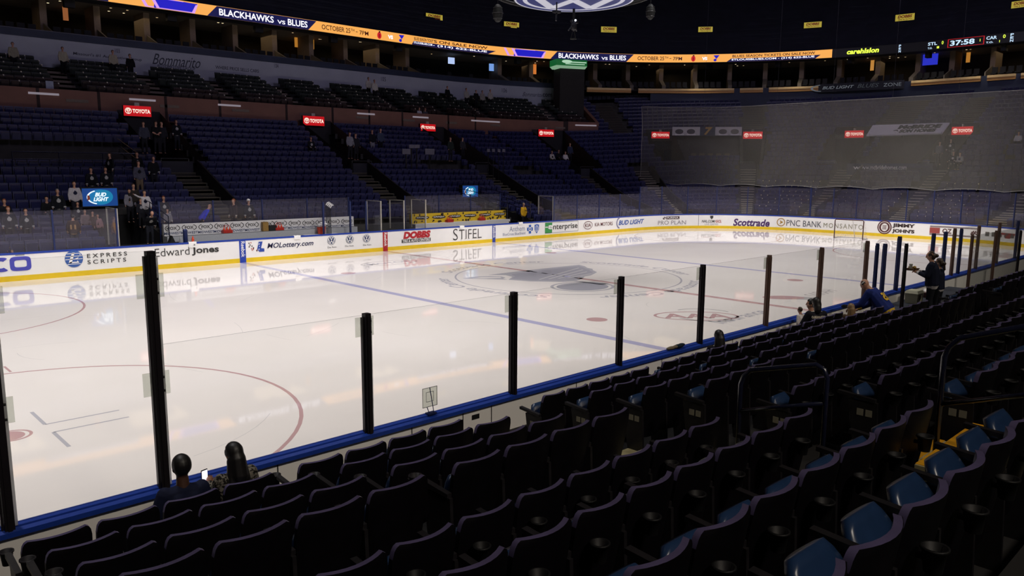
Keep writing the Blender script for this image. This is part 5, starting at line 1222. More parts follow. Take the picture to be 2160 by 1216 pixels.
tunnel(-11.7, 1.2, 6.2, 'left screen', ((172, 398), (249, 434)), 'glowing blue beer screen above the black tunnel at the left', (-10.45,))
tunnel(11.2, .95, 6.2, 'right screen', ((976, 392), (1008, 416)), 'glowing blue beer screen above the tunnel right of centre', (10.2, 12.25))
# press platforms and boxes cut into the stands
def platform(c, h, d0, d1, label, extra=None, m=None):
    zf = ztop(d0, c)-.75; mb = MB()
    q = [P3(d0-.6, c-h, zf-.4), P3(d0-.6, c+h, zf-.4), P3(d1+.2, c+h, zf-.4), P3(d1+.2, c-h, zf-.4)]; mb.hexa(q+[Vector((v.x, v.y, zf)) for v in q])
    struct(mb.build('press_platform', [m or BLACK]), label); return zf
zf = platform(-11.6, 2.9, 10.4, 13.4, 'dark empty platform in the stand at the left edge')
mb = MB()
for zz in (.35, .7, 1.05): mb.tube([P3(9.85, -14.5, zf+zz), P3(9.85, -8.75, zf+zz), P3(13.2, -8.75, zf+zz+.9)], .025, 5)
for s_ in (-14.5, -12.5, -10.5, -8.75): mb.tube([P3(9.85, s_, zf), P3(9.85, s_, zf+1.05)], .025, 5)
tag(mb.build('platform_railing', [RAIL]), 'dark tube railing around the empty platform at the left edge', 'railing')
zf = platform(12.6, 1.7, 9.6, 11.6, 'dark press platform with desks in the far stand')
for i, (x, y, w_, h_) in enumerate(((856, 318, .34, .3), (906, 318, .4, .34), (868, 308, .22, .2), (879, 308, .22, .2))):
    s_, z = hit(x, y, 9.7); mb = MB(); c = P3(9.7, s_, zf)
    mb.box(c.x-w_, c.x+w_, c.y-.03, c.y+.03, z-h_*.8, z+h_*.4, 0); mb.box(c.x-.04, c.x+.04, c.y+.0, c.y+.06, zf, z, 1); tag(mb.build('press_monitor', [mat('monitor_pale', '63616c', .5), BLACK]), 'pale %s board on the press platform left of the third tunnel' % ['tall left', 'tall right', 'small left', 'small right'][i], 'monitor')
mb = MB(); 
for zz in (.3, .55): mb.tube([P3(9.3, 10.9, zf+zz), P3(9.3, 14.3, zf+zz)], .02, 5)
for s_ in (10.9, 12.6, 14.3): mb.tube([P3(9.3, s_, zf-.2), P3(9.3, s_, zf+.55)], .02, 5)
tag(mb.build('platform_railing', [SILVER]), 'thin double rail of the press platform left of the third tunnel', 'railing')
zf = platform(20.2, 1.2, 9.0, 10.8, 'second dark press platform right of the third tunnel')
for i, x in enumerate((1029, 1040, 1051, 1062)):
    s_, z = hit(x, 318, 9.1); c = P3(9.1, s_, zf); mb = MB(); mb.box(c.x-.14, c.x+.14, c.y-.05, c.y+.0, z-.1, z+.12, 0); mb.tube([(c.x, c.y, zf), (c.x, c.y, z)], .03, 6, 1)
    tag(mb.build('press_monitor', [mat('monitor_pale', '63616c', .5), BLACK]), 'small pale monitor on the second press platform, %s from the left' % ORD[i+1], 'monitor')
# club boxes behind the net
PALEB = mat('banner_pale', 'c8c2c2', .6, var=.05); 
zf = platform(29.55, .95, 11.2, 16.0, 'dim lounge box between the first two tunnels behind the net', m=VDARK)
t = thing('number_banner', P3(15.4, 29.55, 7.4), 'pale photo banner with a gold number seven behind the net', 'banner'); o = Vector(t.location)
s0, z1 = hit(1418, 268, 15.4); s1, z0 = hit(1563, 286, 15.4)
fq = flat_frame(15.4, s0, s1, o)
mb = MB(); mb.quad(fq, s0, s1, z0, z1, 0, 0, 4); mb.quad(fq, s0, s1, z0, z1, -.06, 0, 4); wd = s1-s0; mb.quad(fq, s0+.4*wd, s0+.62*wd, z0, z1, .01, 1, 2)
for k, (a, hh) in enumerate(((.1, .5), (.27, .45), (.73, .45), (.9, .5))): mb.disc(fq, s0+a*wd, z0+.45*(z1-z0), .06*wd, .3*(z1-z0), .012, 2, 14); mb.quad(fq, s0+(a-.06)*wd, s0+(a+.07)*wd, z0+.03*(z1-z0), z0+.14*(z1-z0), .013, 3)
mb.text(fq, '7', s0+.46*wd, s0+.58*wd, z0+.05*(z1-z0), z1-.02, .015, 4, .04, .2); mb.build('printed_cloth', [PALEB, mat('banner_navy', (.02, .03, .06), .6), mat('banner_grey', '4a4648', .6), WHITE, mat('banner_gold', 'b48a3a', .6)], t)
for i in range(5):
    for k in range(3):
        c = P3(12.2+k*1.2, 28.95+i*.3, zf); nn = N(29.5).to_3d(); tt = Vector((nn.y, -nn.x, 0)); mb = MB()
        mb.obox(c+Vector((0, 0, .44)), tt*.22, nn*.22, (0, 0, .04)); mb.obox(c+nn*.2+Vector((0, 0, .7)), tt*.22, nn*.03, (0, 0, .22)); mb.obox(c+Vector((0, 0, .2)), tt*.03, nn*.03, (0, 0, .22))
        tag(mb.build('lounge_chair', [mat('lounge_chair_tan', '5a5040', .7)]), 'dim tan chair in the lounge box under the seven banner', 'chair', 'chairs of the lounge box')
zf = platform(36.9, 1.9, 9.9, 16.0, 'dim party deck between two tunnels behind the net', m=VDARK)
t = thing('deck_roof_banner', P3(14.5, 36.9, 7.9), 'white slanted roof banner with heavy dark lettering behind the net', 'banner'); o = Vector(t.location)
sA, zA = hit(1826, 286, 14.2); sB2, zB = hit(1986, 281, 14.2); sC, zC = hit(2003, 259, 15.8); sD, zD = hit(1841, 264, 15.8)
def fro(u, v, off):
    a = P3(14.2, sA+(sB2-sA)*u, zA+(zB-zA)*u); b = P3(15.8, sD+(sC-sD)*u, zD+(zC-zD)*u); return a.lerp(b, v)+Vector((-.3, 0, .95))*off-o
mb = MB(); mb.quad(fro, 0, 1, 0, 1, 0, 0, 6); mb.quad(fro, 0, 1, 0, 1, -.08, 0, 6); mb.text(fro, 'McBRIDE', .18, .9, .5, .88, .02, 1, .07); mb.text(fro, '& SON HOMES', .15, .86, .14, .46, .02, 1, .07)
mb.build('printed_cloth', [mat('banner_white', 'f0ecec', .6, var=.03), INK], t)
mb = MB()
for u in (.02, .98): a = fro(u, .1, 0); mb.tube([a, (a.x, a.y, zf-o.z)], .05, 6)
mb.build('roof_post', [BLACK], t)
t = thing('web_panel', P3(9.2, 36.9, 4.4), 'dark blue panel with a white home builder web address behind the net', 'sign'); o = Vector(t.location)
s0, z1 = hit(1786, 345, 9.2); s1, z0 = hit(1965, 372, 9.2)
def fw(s, z, off): return P3(9.2-off, s, z)-o
mb = MB(); sweep(mb, rect(9.2, 9.3, z0, z1), s0, s1, 0, .3); mb.v = [tuple(Vector(v)-o) for v in mb.v]; mb.build('panel', [NAVY], t)
a, zt_ = hit(1800, 349, 9.2); b, zb_ = hit(1912, 358, 9.2); mb = MB(); mb.text(fw, 'www.mcbridehomes.com', a, b, zb_, zt_, .07, 0, .015); mb.build('lettering', [mat('letter_white', 'e8e4e4', .5)], t)
for i in range(9):
    for k in range(4):
        if i < 4 and k > 0: continue
        c = P3(11.6+k*1.1, 35.35+i*.39, zf+k*.35); nn = N(36.9).to_3d(); tt = Vector((nn.y, -nn.x, 0)); mb = MB()
        mb.obox(c+Vector((0, 0, .44)), tt*.2, nn*.2, (0, 0, .04)); mb.obox(c+nn*.18+Vector((0, 0, .7)), tt*.2, nn*.03, (0, 0, .2)); mb.obox(c+Vector((0, 0, .05)), tt*.03, nn*.03, (0, 0, .4))
        tag(mb.build('deck_chair', [mat('deck_chair_tan', '7a7060', .6)]), 'pale tan chair on the party deck above the web address panel', 'chair', 'chairs of the party deck')
# things on the benches and boards
RB = mat('bottle_orange', 'd0482a', .4); RBD = mat('bottle_red', 'a8281e', .4)
def carrier(px, py, label, z=1.262, y=27.36):
    x = at_y(px, py, y).x; t = thing('bottle_carrier', (x, y, z), label, 'bottle carrier'); mb = MB(); mb.box(-.22, .22, -.12, .12, 0, .14); mb.build('crate', [RBD], t)
    for i in range(3):
        mb = MB(); xx = -.14+.14*i; mb.tube([(xx, 0, .02), (xx, 0, .2), (xx, 0, .22), (xx, 0, .3)], [.05, .05, .025, .018], 8); mb.build('bottle', [RB], t)
    mb = MB(); mb.tube([(-.2, 0, .12), (-.1, 0, .36), (.1, 0, .36), (.2, 0, .12)], .015, 5); mb.build('handle', [RBD], t)
carrier(479, 487, 'red bottle carrier on the white bench ledge, left one'); carrier(588, 479, 'red bottle carrier on the white bench ledge beside the black box')
carrier(948, 464, 'red bottle carrier at the yellow bench, left one', 1.205); carrier(1016, 460, 'red bottle carrier at the yellow bench, right one', 1.205)
x = at_y(559, 475, 27.36).x; mb = MB(); mb.box(x-.14, x+.14, 27.28, 27.48, 1.262, 1.68); mb.box(x-.15, x+.15, 27.27, 27.49, 1.68, 1.7); tag(mb.build('wooden_box', [mat('wood_tan', '8a6a32', .6)]), 'upright tan box standing on the white bench ledge', 'box')
x = at_y(574, 481, 27.36).x; mb = MB(); mb.box(x-.2, x+.2, 27.26, 27.46, 1.262, 1.5); mb.box(x-.17, x+.17, 27.28, 27.44, 1.5, 1.53); tag(mb.build('black_box', [BLACK]), 'low black box on the white bench ledge between tan box and red bottles', 'box')
x = at_y(678, 487, 26.9).x; t = thing('towel_bucket', (x, 26.9, 1.02), 'orange bucket full of white towels at the bench near the sticks', 'bucket')
mb = MB(); mb.tube([(0, 0, 0), (0, 0, .3), (0, 0, .34)], [.17, .22, .235], 14); mb.build('bucket', [RB], t)
mb = MB(); rnd = random.Random(4)
for i in range(9): mb.ball((rnd.uniform(-.22, .22), rnd.uniform(-.12, .12), .38+rnd.uniform(0, .16)), (.13, .1, .07), 8, 6)
mb.build('towel', [BWHITE], t, True)
mb = MB(); mb.box(x-1.0, x+.9, 26.7, 27.1, 0, 1.0); tag(mb.build('bench_counter', [BWHITE]), 'white counter at the bench end under the orange bucket', 'counter')
for i in range(4):
    q = at_y(690+2.8*i, 490, 26.75); mb = MB(); xx = q.x; tp = at_y(690+2.8*i, 428+i*2.0, 26.75).z
    mb.tube([(xx, 26.75, 1.0), (xx, 26.78, tp-.12)], .02, 6, 0); mb.tube([(xx, 26.78, tp-.12), (xx+.08, 26.78, tp), (xx+.2, 26.78, tp+.02)], [.03, .035, .03], 6, 1)
    tag(mb.build('hockey_stick', [BLACK, BWHITE]), 'black hockey stick standing blade up at the white bench end', 'hockey stick', 'sticks at the bench end')
for i, (px, py, ht, lb) in enumerate(((405, 510, .22, 'white towel with dark marks hung on the boards below the orange bottle'), (626, 497, .15, 'white towel hung on the boards above the lottery address'), (973, 477, .16, 'white towel hung on the boards above the stifel lettering'), (1098, 469, .12, 'white towel hung on the boards above the insurer lettering'))):
    s_, z = hit(px, py, 0); mb = MB(); n = 6; vs = []
    for k in range(n+1):
        u = s_-.17+.34*k/n; dz = .012*math.sin(k*2.1); vs += [P3(.1, u, 1.088+dz), P3(-.02, u, 1.094+dz), P3(-.032, u, 1.05+dz), P3(-.03-.006*math.sin(k*3), u, 1.06-ht+dz)]
    mb.add(vs, [(4*k+j, 4*k+4+j, 4*k+5+j, 4*k+1+j) for k in range(n) for j in range(3)], 0)
    if i == 0: mb.text(lambda a, b, off: P3(-.045, s_+a, b), '6', .04, .11, .93, 1.0, 0, 1)
    tag(mb.build('towel', [WHITE, INK], None, True), lb, 'towel')
s_, _ = hit(406, 505, .05); mb = MB(); c = P3(.05, s_, 1.08); mb.tube([c, c+Vector((0, 0, .15)), c+Vector((0, 0, .17)), c+Vector((0, 0, .25))], [.055, .055, .03, .02], 10); tag(mb.build('water_bottle', [RB]), 'orange water bottle standing on the boards above a white towel', 'bottle')
q = at_y(391, 500, 26.6); t = thing('padded_post', (q.x, 26.6, 0), 'dark navy padded post at the left end of the white bench', 'post'); mb = MB(); mb.tube([(0, 0, 0), (0, 0, 1.55), (0, 0, 1.6)], [.1, .1, .06], 10); mb.build('pad', [BLUEMET], t)
q = at_y(360, 508, 26.6); mb = MB(); mb.add([(q.x-.4, 26.5, .2), (q.x+.5, 26.5, .2), (q.x+.05, 26.5, 1.35), (q.x-.4, 26.8, .2), (q.x+.5, 26.8, .2), (q.x+.05, 26.8, 1.35)], [(0, 1, 2), (5, 4, 3), (0, 3, 4, 1), (1, 4, 5, 2), (2, 5, 3, 0)]); mb.box(q.x-.4, q.x+.5, 26.5, 26.8, 0, .2); tag(mb.build('equipment_bag', [BLACK]), 'black peaked bag at the left end of the white bench', 'bag')
q = at_y(381, 503, 26.55); mb = MB(); mb.tube([(q.x, 26.55, 0), (q.x, 26.55, 1.2), (q.x, 26.55, 1.3)], [.05, .05, .025], 8); tag(mb.build('stand_pole', [GREYP]), 'slim grey pole beside the black peaked bag', 'pole')
# ------------------------------------------------------------------ people
SKINS = [mat('skin_fair', 'b98a72', .55, var=.05), mat('skin_tan', '8a5f48', .55, var=.05), mat('skin_dark', '4a3022', .5, var=.06)]
HAIRS = {'black': mat('hair_black', (.006, .005, .005), .5, var=.3, nscale=60), 'brown': mat('hair_brown', (.035, .02, .012), .5, var=.3, nscale=60), 'blond': mat('hair_blond', (.2, .12, .05), .5, var=.25, nscale=60), 'red': mat('hair_red', (.22, .06, .02), .5, var=.2, nscale=60), 'grey': mat('hair_grey', (.2, .19, .18), .5, var=.2), 'whitecap': mat('cap_white', 'd8d4d0', .6), 'blackcap': mat('cap_black', (.01, .01, .012), .6)}
CLOTH = {}
def cloth(h):
    if h not in CLOTH: CLOTH[h] = mat('cloth_'+h, h, .8, spec=.2, var=.12, nscale=25)
    return CLOTH[h]
def remesh(mb, vox, mats, name):
    me = mb.mesh(name, mats); o = bpy.data.objects.new('tmp', me); COL.objects.link(o)
    md = o.modifiers.new('r', 'REMESH'); md.mode = 'VOXEL'; md.voxel_size = vox
    sm = o.modifiers.new('s', 'SMOOTH'); sm.factor = .5; sm.iterations = 2
    dg = bpy.context.evaluated_depsgraph_get(); out = bpy.data.meshes.new_from_object(o.evaluated_get(dg)); bpy.data.objects.remove(o); bpy.data.meshes.remove(me)
    out.name = name; out.materials.clear()
    for m in mats: out.materials.append(m)
    out.polygons.foreach_set('use_smooth', [True]*len(out.polygons)); return out
def person(loc, yaw, label, pose='stand', H=1.75, lean=0., skin=0, hair='brown', hairstyle='short', top='14161c', accent=None, crest=None, legs='1a1a20', sleeve='long', arms=None, headturn=0., headdown=0., near=False, group=None, number=None, hem=True, name_text=None, seat=.46, lower=True, bulk=1.):
    k = H/1.75; vox = (.013 if near else .032)*k; V = Vector
    t = thing('person', loc, label, 'person', group, yaw)
    sit = pose == 'sit'
    hz = seat if sit else .93*k; hip = V((0, 0, hz)); ca, sa = math.cos(lean), math.sin(lean)
    def T(x, y, z): return hip+V((x*k, (y*ca+z*sa)*k, (-y*sa+z*ca)*k))
    neck = T(0, .0, .52); hl = lean*.55+headdown
    def Hd(x, y, z):
        c, s_ = math.cos(headturn), math.sin(headturn); x, y = x*c-y*s_, x*s_+y*c
        ch, sh = math.cos(hl), math.sin(hl); z = z-.022; return neck+V((x*k, (y*ch+z*sh)*k, (-y*sh+z*ch)*k))
    shl = [T(sx*.17, 0, .47) for sx in (-1, 1)]
    if arms is None: arms = [(-.25, .03, .2, -.25, .1, -.03), (.25, .03, .2, .25, .1, -.03)] if not sit else [(-.24, .08, .2, -.16, .28, .1), (.24, .08, .2, .16, .28, .1)]
    el = [T(*a[:3]) for a in arms]; wr = [T(*a[3:6]) for a in arms]
    if sit: kn = [hip+V((sx*.11*k, .42*k, .02)) for sx in (-1, 1)]; an = [hip+V((sx*.11*k, .44*k, .05-hz)) for sx in (-1, 1)]
    else: kn = [V((sx*.1*k, .03*k, .5*k)) for sx in (-1, 1)]; an = [V((sx*.11*k, -.02*k, .07*k)) for sx in (-1, 1)]
    hp = [hip+V((sx*.085*k, 0, -.02)) for sx in (-1, 1)]
    # body
    b = MB(); n_ = 10 if near else 7
    b.cap(T(-.06, 0, .0), .105*k, T(-.07, 0, .38), .105*k, n_); b.cap(T(.06, 0, .0), .105*k, T(.07, 0, .38), .105*k, n_)
    b.cap(T(-.15, 0, .45), .06*k, T(.15, 0, .45), .06*k, n_); b.cap(T(0, 0, .42), .07*k, Hd(0, .01, .1), .056*k, n_)
    b.ball(Hd(0, .015, .2), (.076*k, .094*k, .108*k), 12, 10); b.ball(Hd(0, .045, .13), (.052*k, .052*k, .055*k), 10, 7)
    if near:
        b.cap(Hd(0, .105, .215), .011*k, Hd(0, .122, .178), .016*k, 8)
        for sx in (-1, 1): b.ball(Hd(sx*.078, .0, .19), (.012*k, .024*k, .032*k), 8, 6)
        b.cap(Hd(-.035, .098, .232), .011*k, Hd(.035, .098, .232), .011*k, 8); b.cap(Hd(-.02, .096, .14), .009*k, Hd(.02, .096, .14), .009*k, 8)
    for i, sx in enumerate((-1, 1)):
        b.cap(shl[i], .052*k, el[i], .042*k, n_); b.cap(el[i], .042*k, wr[i], .028*k, n_)
        dr = (wr[i]-el[i]).normalized(); b.ball(wr[i]+dr*.05*k, (.036*k, .042*k, .038*k), 9, 7)
        if lower:
            b.cap(hp[i], .088*k, kn[i], .058*k, n_); b.cap(kn[i], .056*k, an[i], .038*k, n_); b.cap(an[i]+V((0, -.03*k, -.03*k)), .034*k, an[i]+V((0, .15*k, -.035*k)), .03*k, n_)
    me = remesh(b, vox, [SKINS[skin], mat('eye_dark', (.01, .008, .008), .2), mat('lip', '8a4a44', .5)], 'body')
    if near: # eyes, mouth and fingers joined into the same mesh
        e = MB()
        for sx in (-1, 1): e.ball(Hd(sx*.032, .098, .205), .013*k, 8, 6, 1)
        e.cap(Hd(-.022, .104, .135), .005*k, Hd(.022, .104, .135), .005*k, 6); e.m[-len([0]):]
        for i, sx in enumerate((-1, 1)):
            dr = (wr[i]-el[i]).normalized(); c = wr[i]+dr*.07*k; side = dr.cross(V((0, 0, 1)))
            side = side.normalized() if side.length > .1 else V((1, 0, 0)); dn = side.cross(dr).normalized()
            if dn.z > 0: dn = -dn
            for f, L in zip((-1.5, -.5, .5, 1.5), (.062, .075, .07, .052)):
                p0 = c+side*f*.018*k; p1 = p0+dr*L*.55*k+dn*.006*k; p2 = p1+(dr*.45+dn*.6).normalized()*L*.4*k; p3 = p2+(dr*.1+dn).normalized()*L*.3*k
                e.tube([p0-dr*.02*k, p0, p1, p2, p3], [.009*k, .009*k, .0085*k, .0078*k, .006*k], 7)
            th = -sx*side if dr.y > 0 else sx*side; p0 = wr[i]+dr*.02*k+th*.02*k; p1 = p0+(dr+th*.9).normalized()*.04*k; p2 = p1+(dr+dn*.4).normalized()*.03*k
            e.tube([p0, p1, p2], [.011*k, .0095*k, .007*k], 7)
        bm = bmesh.new(); bm.from_mesh(me); m2 = e.mesh('tmpb', [SKINS[skin], mat('eye_dark', (.01, .008, .008), .2)], True); bm.from_mesh(m2); bm.to_mesh(me); bm.free(); bpy.data.meshes.remove(m2)
    link('body', me, t)
    # top
    q = MB(); r_ = .118*k*bulk
    lowz = -.04 if hem else .02
    q.cap(T(-.065, 0, lowz), r_+.012*k, T(-.07, 0, .37), r_, n_); q.cap(T(.065, 0, lowz), r_+.012*k, T(.07, 0, .37), r_, n_); q.cap(T(-.15, 0, .45), .072*k, T(.15, 0, .45), .072*k, n_); q.cap(T(-.04, 0, .47), .07*k, T(.04, 0, .47), .07*k, n_)
    for i in range(2):
        q.cap(shl[i], .068*k*bulk, el[i], .058*k*bulk, n_)
        if sleeve == 'long': q.cap(el[i], .056*k*bulk, wr[i].lerp(el[i], .06), .047*k, n_)
    ms = [cloth(top), cloth(accent or 'b9b6b4'), cloth(crest or 'b9b6b4')]
    me = remesh(q, vox, ms, 'top')
    if accent or crest:
        for pl in me.polygons:
            c = pl.center; loc_ = c-hip; tz = (loc_.y*sa+loc_.z*ca)/k; ty = (loc_.y*ca-loc_.z*sa)/k
            if accent:
                if tz < lowz-.03: pl.material_index = 1
                if abs(loc_.x) < .12*k and tz > .515: pl.material_index = 1
                if sleeve == 'long' and min((c-w_).length for w_ in wr) < .085*k: pl.material_index = 1
            if crest and ty > .05 and (loc_.x/k/.075)**2+((tz-.3)/.09)**2 < 1: pl.material_index = 2
    link('shirt' if sleeve == 'short' else 'jersey', me, t)
    if number or name_text:
        g = MB()
        def fbk(s, z, off): return T(-s, -.12*bulk-.012-off-(.0 if z < .36 else (z-.36)*-.25)+.05*(s/.2)**2*.8, z)
        if number: g.text(fbk, number, -.115, .115, .12, .33, .004, 0, .05)
        if name_text: g.text(fbk, name_text, -.15, .15, .375, .425, -.008, 0, .03)
        g.build('back_lettering', [cloth(accent or 'd8d2c0')], t)
    if lower:
        q = MB()
        for i in range(2): q.cap(hp[i]+V((0, 0, .03)), .112*k, kn[i], .074*k, n_); q.cap(kn[i], .072*k, an[i]+V((0, 0, .02)), .06*k, n_)
        q.cap(hp[0], .112*k, hp[1], .112*k, n_); link('trousers', remesh(q, vox, [cloth(legs)], 'trousers'), t)
    # hair or cap
    q = MB(); hm = HAIRS[hair]
    q.ball(Hd(0, .004, .222), (.091*k, .109*k, .107*k), 12, 9)
    if hairstyle in ('long', 'bun', 'pony'): q.ball(Hd(0, -.045, .17), (.085*k, .065*k, .1*k), 10, 8)
    if hairstyle == 'bob':
        q.ball(Hd(0, -.03, .16), (.092*k, .08*k, .12*k), 12, 9); q.cap(Hd(0, -.05, .14), .075*k, Hd(0, -.06, .05), .078*k, n_)
    if hairstyle == 'long':
        q.cap(Hd(0, -.05, .17), .085*k, Hd(0, -.075, -.02), .09*k, n_)
        for sx in (-1, 1): q.cap(Hd(sx*.055, -.03, .15), .045*k, Hd(sx*.08, -.06, -.1), .05*k, n_)
    if hairstyle in ('bun', 'pony'): q.ball(Hd(0, -.125, .17), .05*k, 10, 8)
    if hairstyle == 'pony': q.cap(Hd(0, -.12, .16), .035*k, Hd(0, -.14, .0), .03*k, n_)
    if hairstyle == 'capback': q.ball(Hd(0, -.115, .19), (.055*k, .055*k, .012*k), 10, 6)
    if hairstyle == 'cap': q.ball(Hd(0, .11, .235), (.06*k, .06*k, .012*k), 10, 6)
    me = remesh(q, vox*.9, [hm, HAIRS['whitecap']], 'hair')
    hv = Hd(0, 1, 0)-neck
    bm = bmesh.new(); bm.from_mesh(me)  # open the face
    kill = []
    for v in bm.verts:
        d_ = v.co-neck; c, s_ = math.cos(-headturn), math.sin(-headturn)
        ch, sh = math.cos(-hl), math.sin(-hl); yy = d_.y*ch-d_.z*sh; zz = d_.y*sh+d_.z*ch; xx, yy = d_.x*c-yy*s_, d_.x*s_+yy*c
        zz += .022*k; lim = .262 if 'cap' not in hairstyle else .2
        if yy > .03*k and zz < lim*k and abs(xx) < .074*k: kill.append(v)
        elif hairstyle == 'short' and zz < .13*k: kill.append(v)
    bmesh.ops.delete(bm, geom=kill, context='VERTS')
    if hairstyle == 'capback':
        for f in bm.faces:
            d_ = f.calc_center_median()-neck; zz = d_.y*math.sin(hl)+d_.z*math.cos(hl)
            if .2*k < zz < .225*k: f.material_index = 1
    bm.to_mesh(me); bm.free(); link('cap' if 'cap' in hair else 'hair', me, t)
    return t, (neck, wr, T, Hd)
def toward(dx, dy): return math.atan2(-dx, dy)
# --- near people
def root_for(px, py, y, htop): # floor height that puts the head top at the seen point
    q = at_y(px, py, y); return q.x, q.z-htop
SITTOP = .46+.52+.31
x, z = root_for(383, 960, -1.05, .44+.825*.97); person((x, -1.05, z), toward(.12, 1), 'person with shaved dark hair in a navy tee, seated left below the tallest post', 'sit', 1.7, .03, 2, 'black', 'short', '141a33', legs='22242c', sleeve='short', near=True, seat=.44, arms=[(-.27, .03, .22, -.2, .25, .12), (.25, .04, .2, .15, .26, .1)])
x, z = root_for(497, 934, -1.02, .44+.825*.95); t_, inf = person((x, -1.02, z), toward(-.1, 1), 'person with long black hair in a patterned dark cardigan, holding a bright phone', 'sit', 1.66, .06, 1, 'black', 'long', '3a3632', legs='1c1c22', near=True, seat=.44, arms=[(-.22, .1, .22, -.13, .3, .36), (.24, .06, .2, .12, .27, .2)])
CLOTH['3a3632'].node_tree.nodes['Noise Texture'].inputs['Scale'].default_value = 38
rp = CLOTH['3a3632'].node_tree.nodes['Color Ramp']; rp.color_ramp.elements[0].position = .46; rp.color_ramp.elements[1].position = .54; rp.color_ramp.elements[0].color = (.008, .007, .006, 1); rp.color_ramp.elements[1].color = (.17, .155, .13, 1)
pw = t_.matrix_basis @ inf[1][0]
t = thing('phone', pw+Vector((-.03, .05, .06)), 'small bright phone held up by the long haired person in front', 'phone', None, .3); mb = MB(); mb.box(-.036, .036, -.004, .004, -.07, .075); mb.build('case', [BLACK], t); mb = MB(); mb.box(-.032, .032, -.0055, -.0045, -.062, .066); mb.build('lit_screen', [lit('fff4ff', 1.6)], t)
x, z = root_for(1520, 697, -1.05, .42+.825*.9); person((x, -1.05, z), toward(.5, .85), 'person with long dark hair in a dark jersey, seated alone in the front row', 'sit', 1.58, .08, 1, 'black', 'long', '14151d', accent='c9c4c0', near=True, seat=.42)
x, z = root_for(1727, 628, -1.02, .44+.825*.97); person((x, -1.02, z), toward(.6, .8), 'person in a dark tee with pale back lettering, arm around a small child', 'sit', 1.7, .12, 0, 'black', 'bob', '15161f', accent='d2cab4', sleeve='short', near=True, number='27', name_text='PIETRANGELO', seat=.44, arms=[(-.3, .1, .18, -.2, .38, .16), (.26, .06, .18, .2, .3, .12)])
x, z = root_for(1697, 649, -.55, .95*.99); person((x, -.55, z), toward(.15, 1), 'small child with light brown hair and white top leaning over the boards', 'stand', .95, .3, 0, 'brown', 'short', 'c9c4c4', legs='5a5a66', near=True)
x, z = root_for(1716, 628, -.62, .44+.825*.97); person((x, -.62, z), toward(-.3, .95), 'person in profile just left of the lettered back, dark glasses on the head', 'sit', 1.65, .05, 0, 'black', 'short', '181a22', near=True, seat=.44)
x, z = root_for(1797, 640, -.92, .42+.825*.85); person((x, -.92, z), toward(.6, .8), 'person with long light brown hair seated under the bending one in blue', 'sit', 1.48, .04, 0, 'blond', 'long', '4a3a2a', near=True, seat=.42)
# the bending person in blue
q = at_y(1868, 653, -1.45); t_, inf = person((q.x, -1.45, q.z-.93), toward(-.05, 1), 'person in a blue jersey and backward dark cap bending over to the left', 'stand', 1.78, .74, 0, 'blackcap', 'capback', '1b2a6a', accent='d8b23a', near=True, bulk=1.25, number='25', legs='4a5878', headdown=.35, arms=[(-.2, .3, .36, -.14, .56, .42), (.22, .28, .3, .1, .52, .34)])
pw = t_.matrix_basis @ inf[1][0]
mb = MB(); mb.box(-.05, .05, -.035, .035, -.03, .04); mb.tube([(0, .03, 0), (0, .07, 0)], .028, 12); o_ = mb.build('camera', [BLACK]); o_.location = pw+Vector((-.02, .13, .03)); o_.rotation_euler = (0, 0, toward(-.05, 1)); tag(o_, 'small black camera held out by the bending person in blue', 'camera')
q = at_y(1972, 531, -1.25); t_, inf = person((q.x, -1.25, q.z-1.765*.985), toward(-.2, 1), 'standing person with dark hair bun in a navy jersey holding a food tray', 'stand', 1.76, .06, 0, 'brown', 'bun', '12182c', accent='c8c4c4', near=True, bulk=1.3, legs='14161e', headdown=.22, arms=[(-.24, .1, .2, -.1, .33, .27), (.26, .06, .2, .12, .33, .27)])
wa = t_.matrix_basis @ inf[1][0]; wb = t_.matrix_basis @ inf[1][1]; c = (wa+wb)/2+Vector((-.02, .13, .03))
t = thing('food_tray', c, 'brown food tray with a clear cup held by the standing person', 'tray'); mb = MB(); mb.add([(-.13, -.1, 0), (.13, -.1, 0), (.13, .1, 0), (-.13, .1, 0), (-.16, -.13, .05), (.16, -.13, .05), (.16, .13, .05), (-.16, .13, .05)], [(0, 3, 2, 1), (0, 1, 5, 4), (1, 2, 6, 5), (2, 3, 7, 6), (3, 0, 4, 7)]); mb.build('tray', [mat('tray_brown', '5a3a22', .7)], t)
mb = MB(); rnd = random.Random(6)
for i in range(14): mb.ball((rnd.uniform(-.1, .1), rnd.uniform(-.08, .08), .05+rnd.uniform(0, .04)), .03, 6, 5)
mb.build('snack', [mat('snack_tan', 'a8853f', .7)], t, True)
mb = MB(); mb.tube([(-.08, .02, .05), (-.08, .02, .17)], [.035, .045], 12); mb.build('clear_cup', [mat('cup_pale', 'a8a8a0', .3)], t)
p2 = Vector((q.x, -1.25, 0))+Vector((.955, .3, 0))*.5+Vector((.3, -.955, 0))*.16
p2.z = .47; person(p2, toward(.1, 1), 'person half hidden behind the tray holder, pale patch on a navy shoulder', 'stand', 1.62, .05, 0, 'brown', 'pony', '12182c', accent='c8c4c8', near=True, legs='14161e')
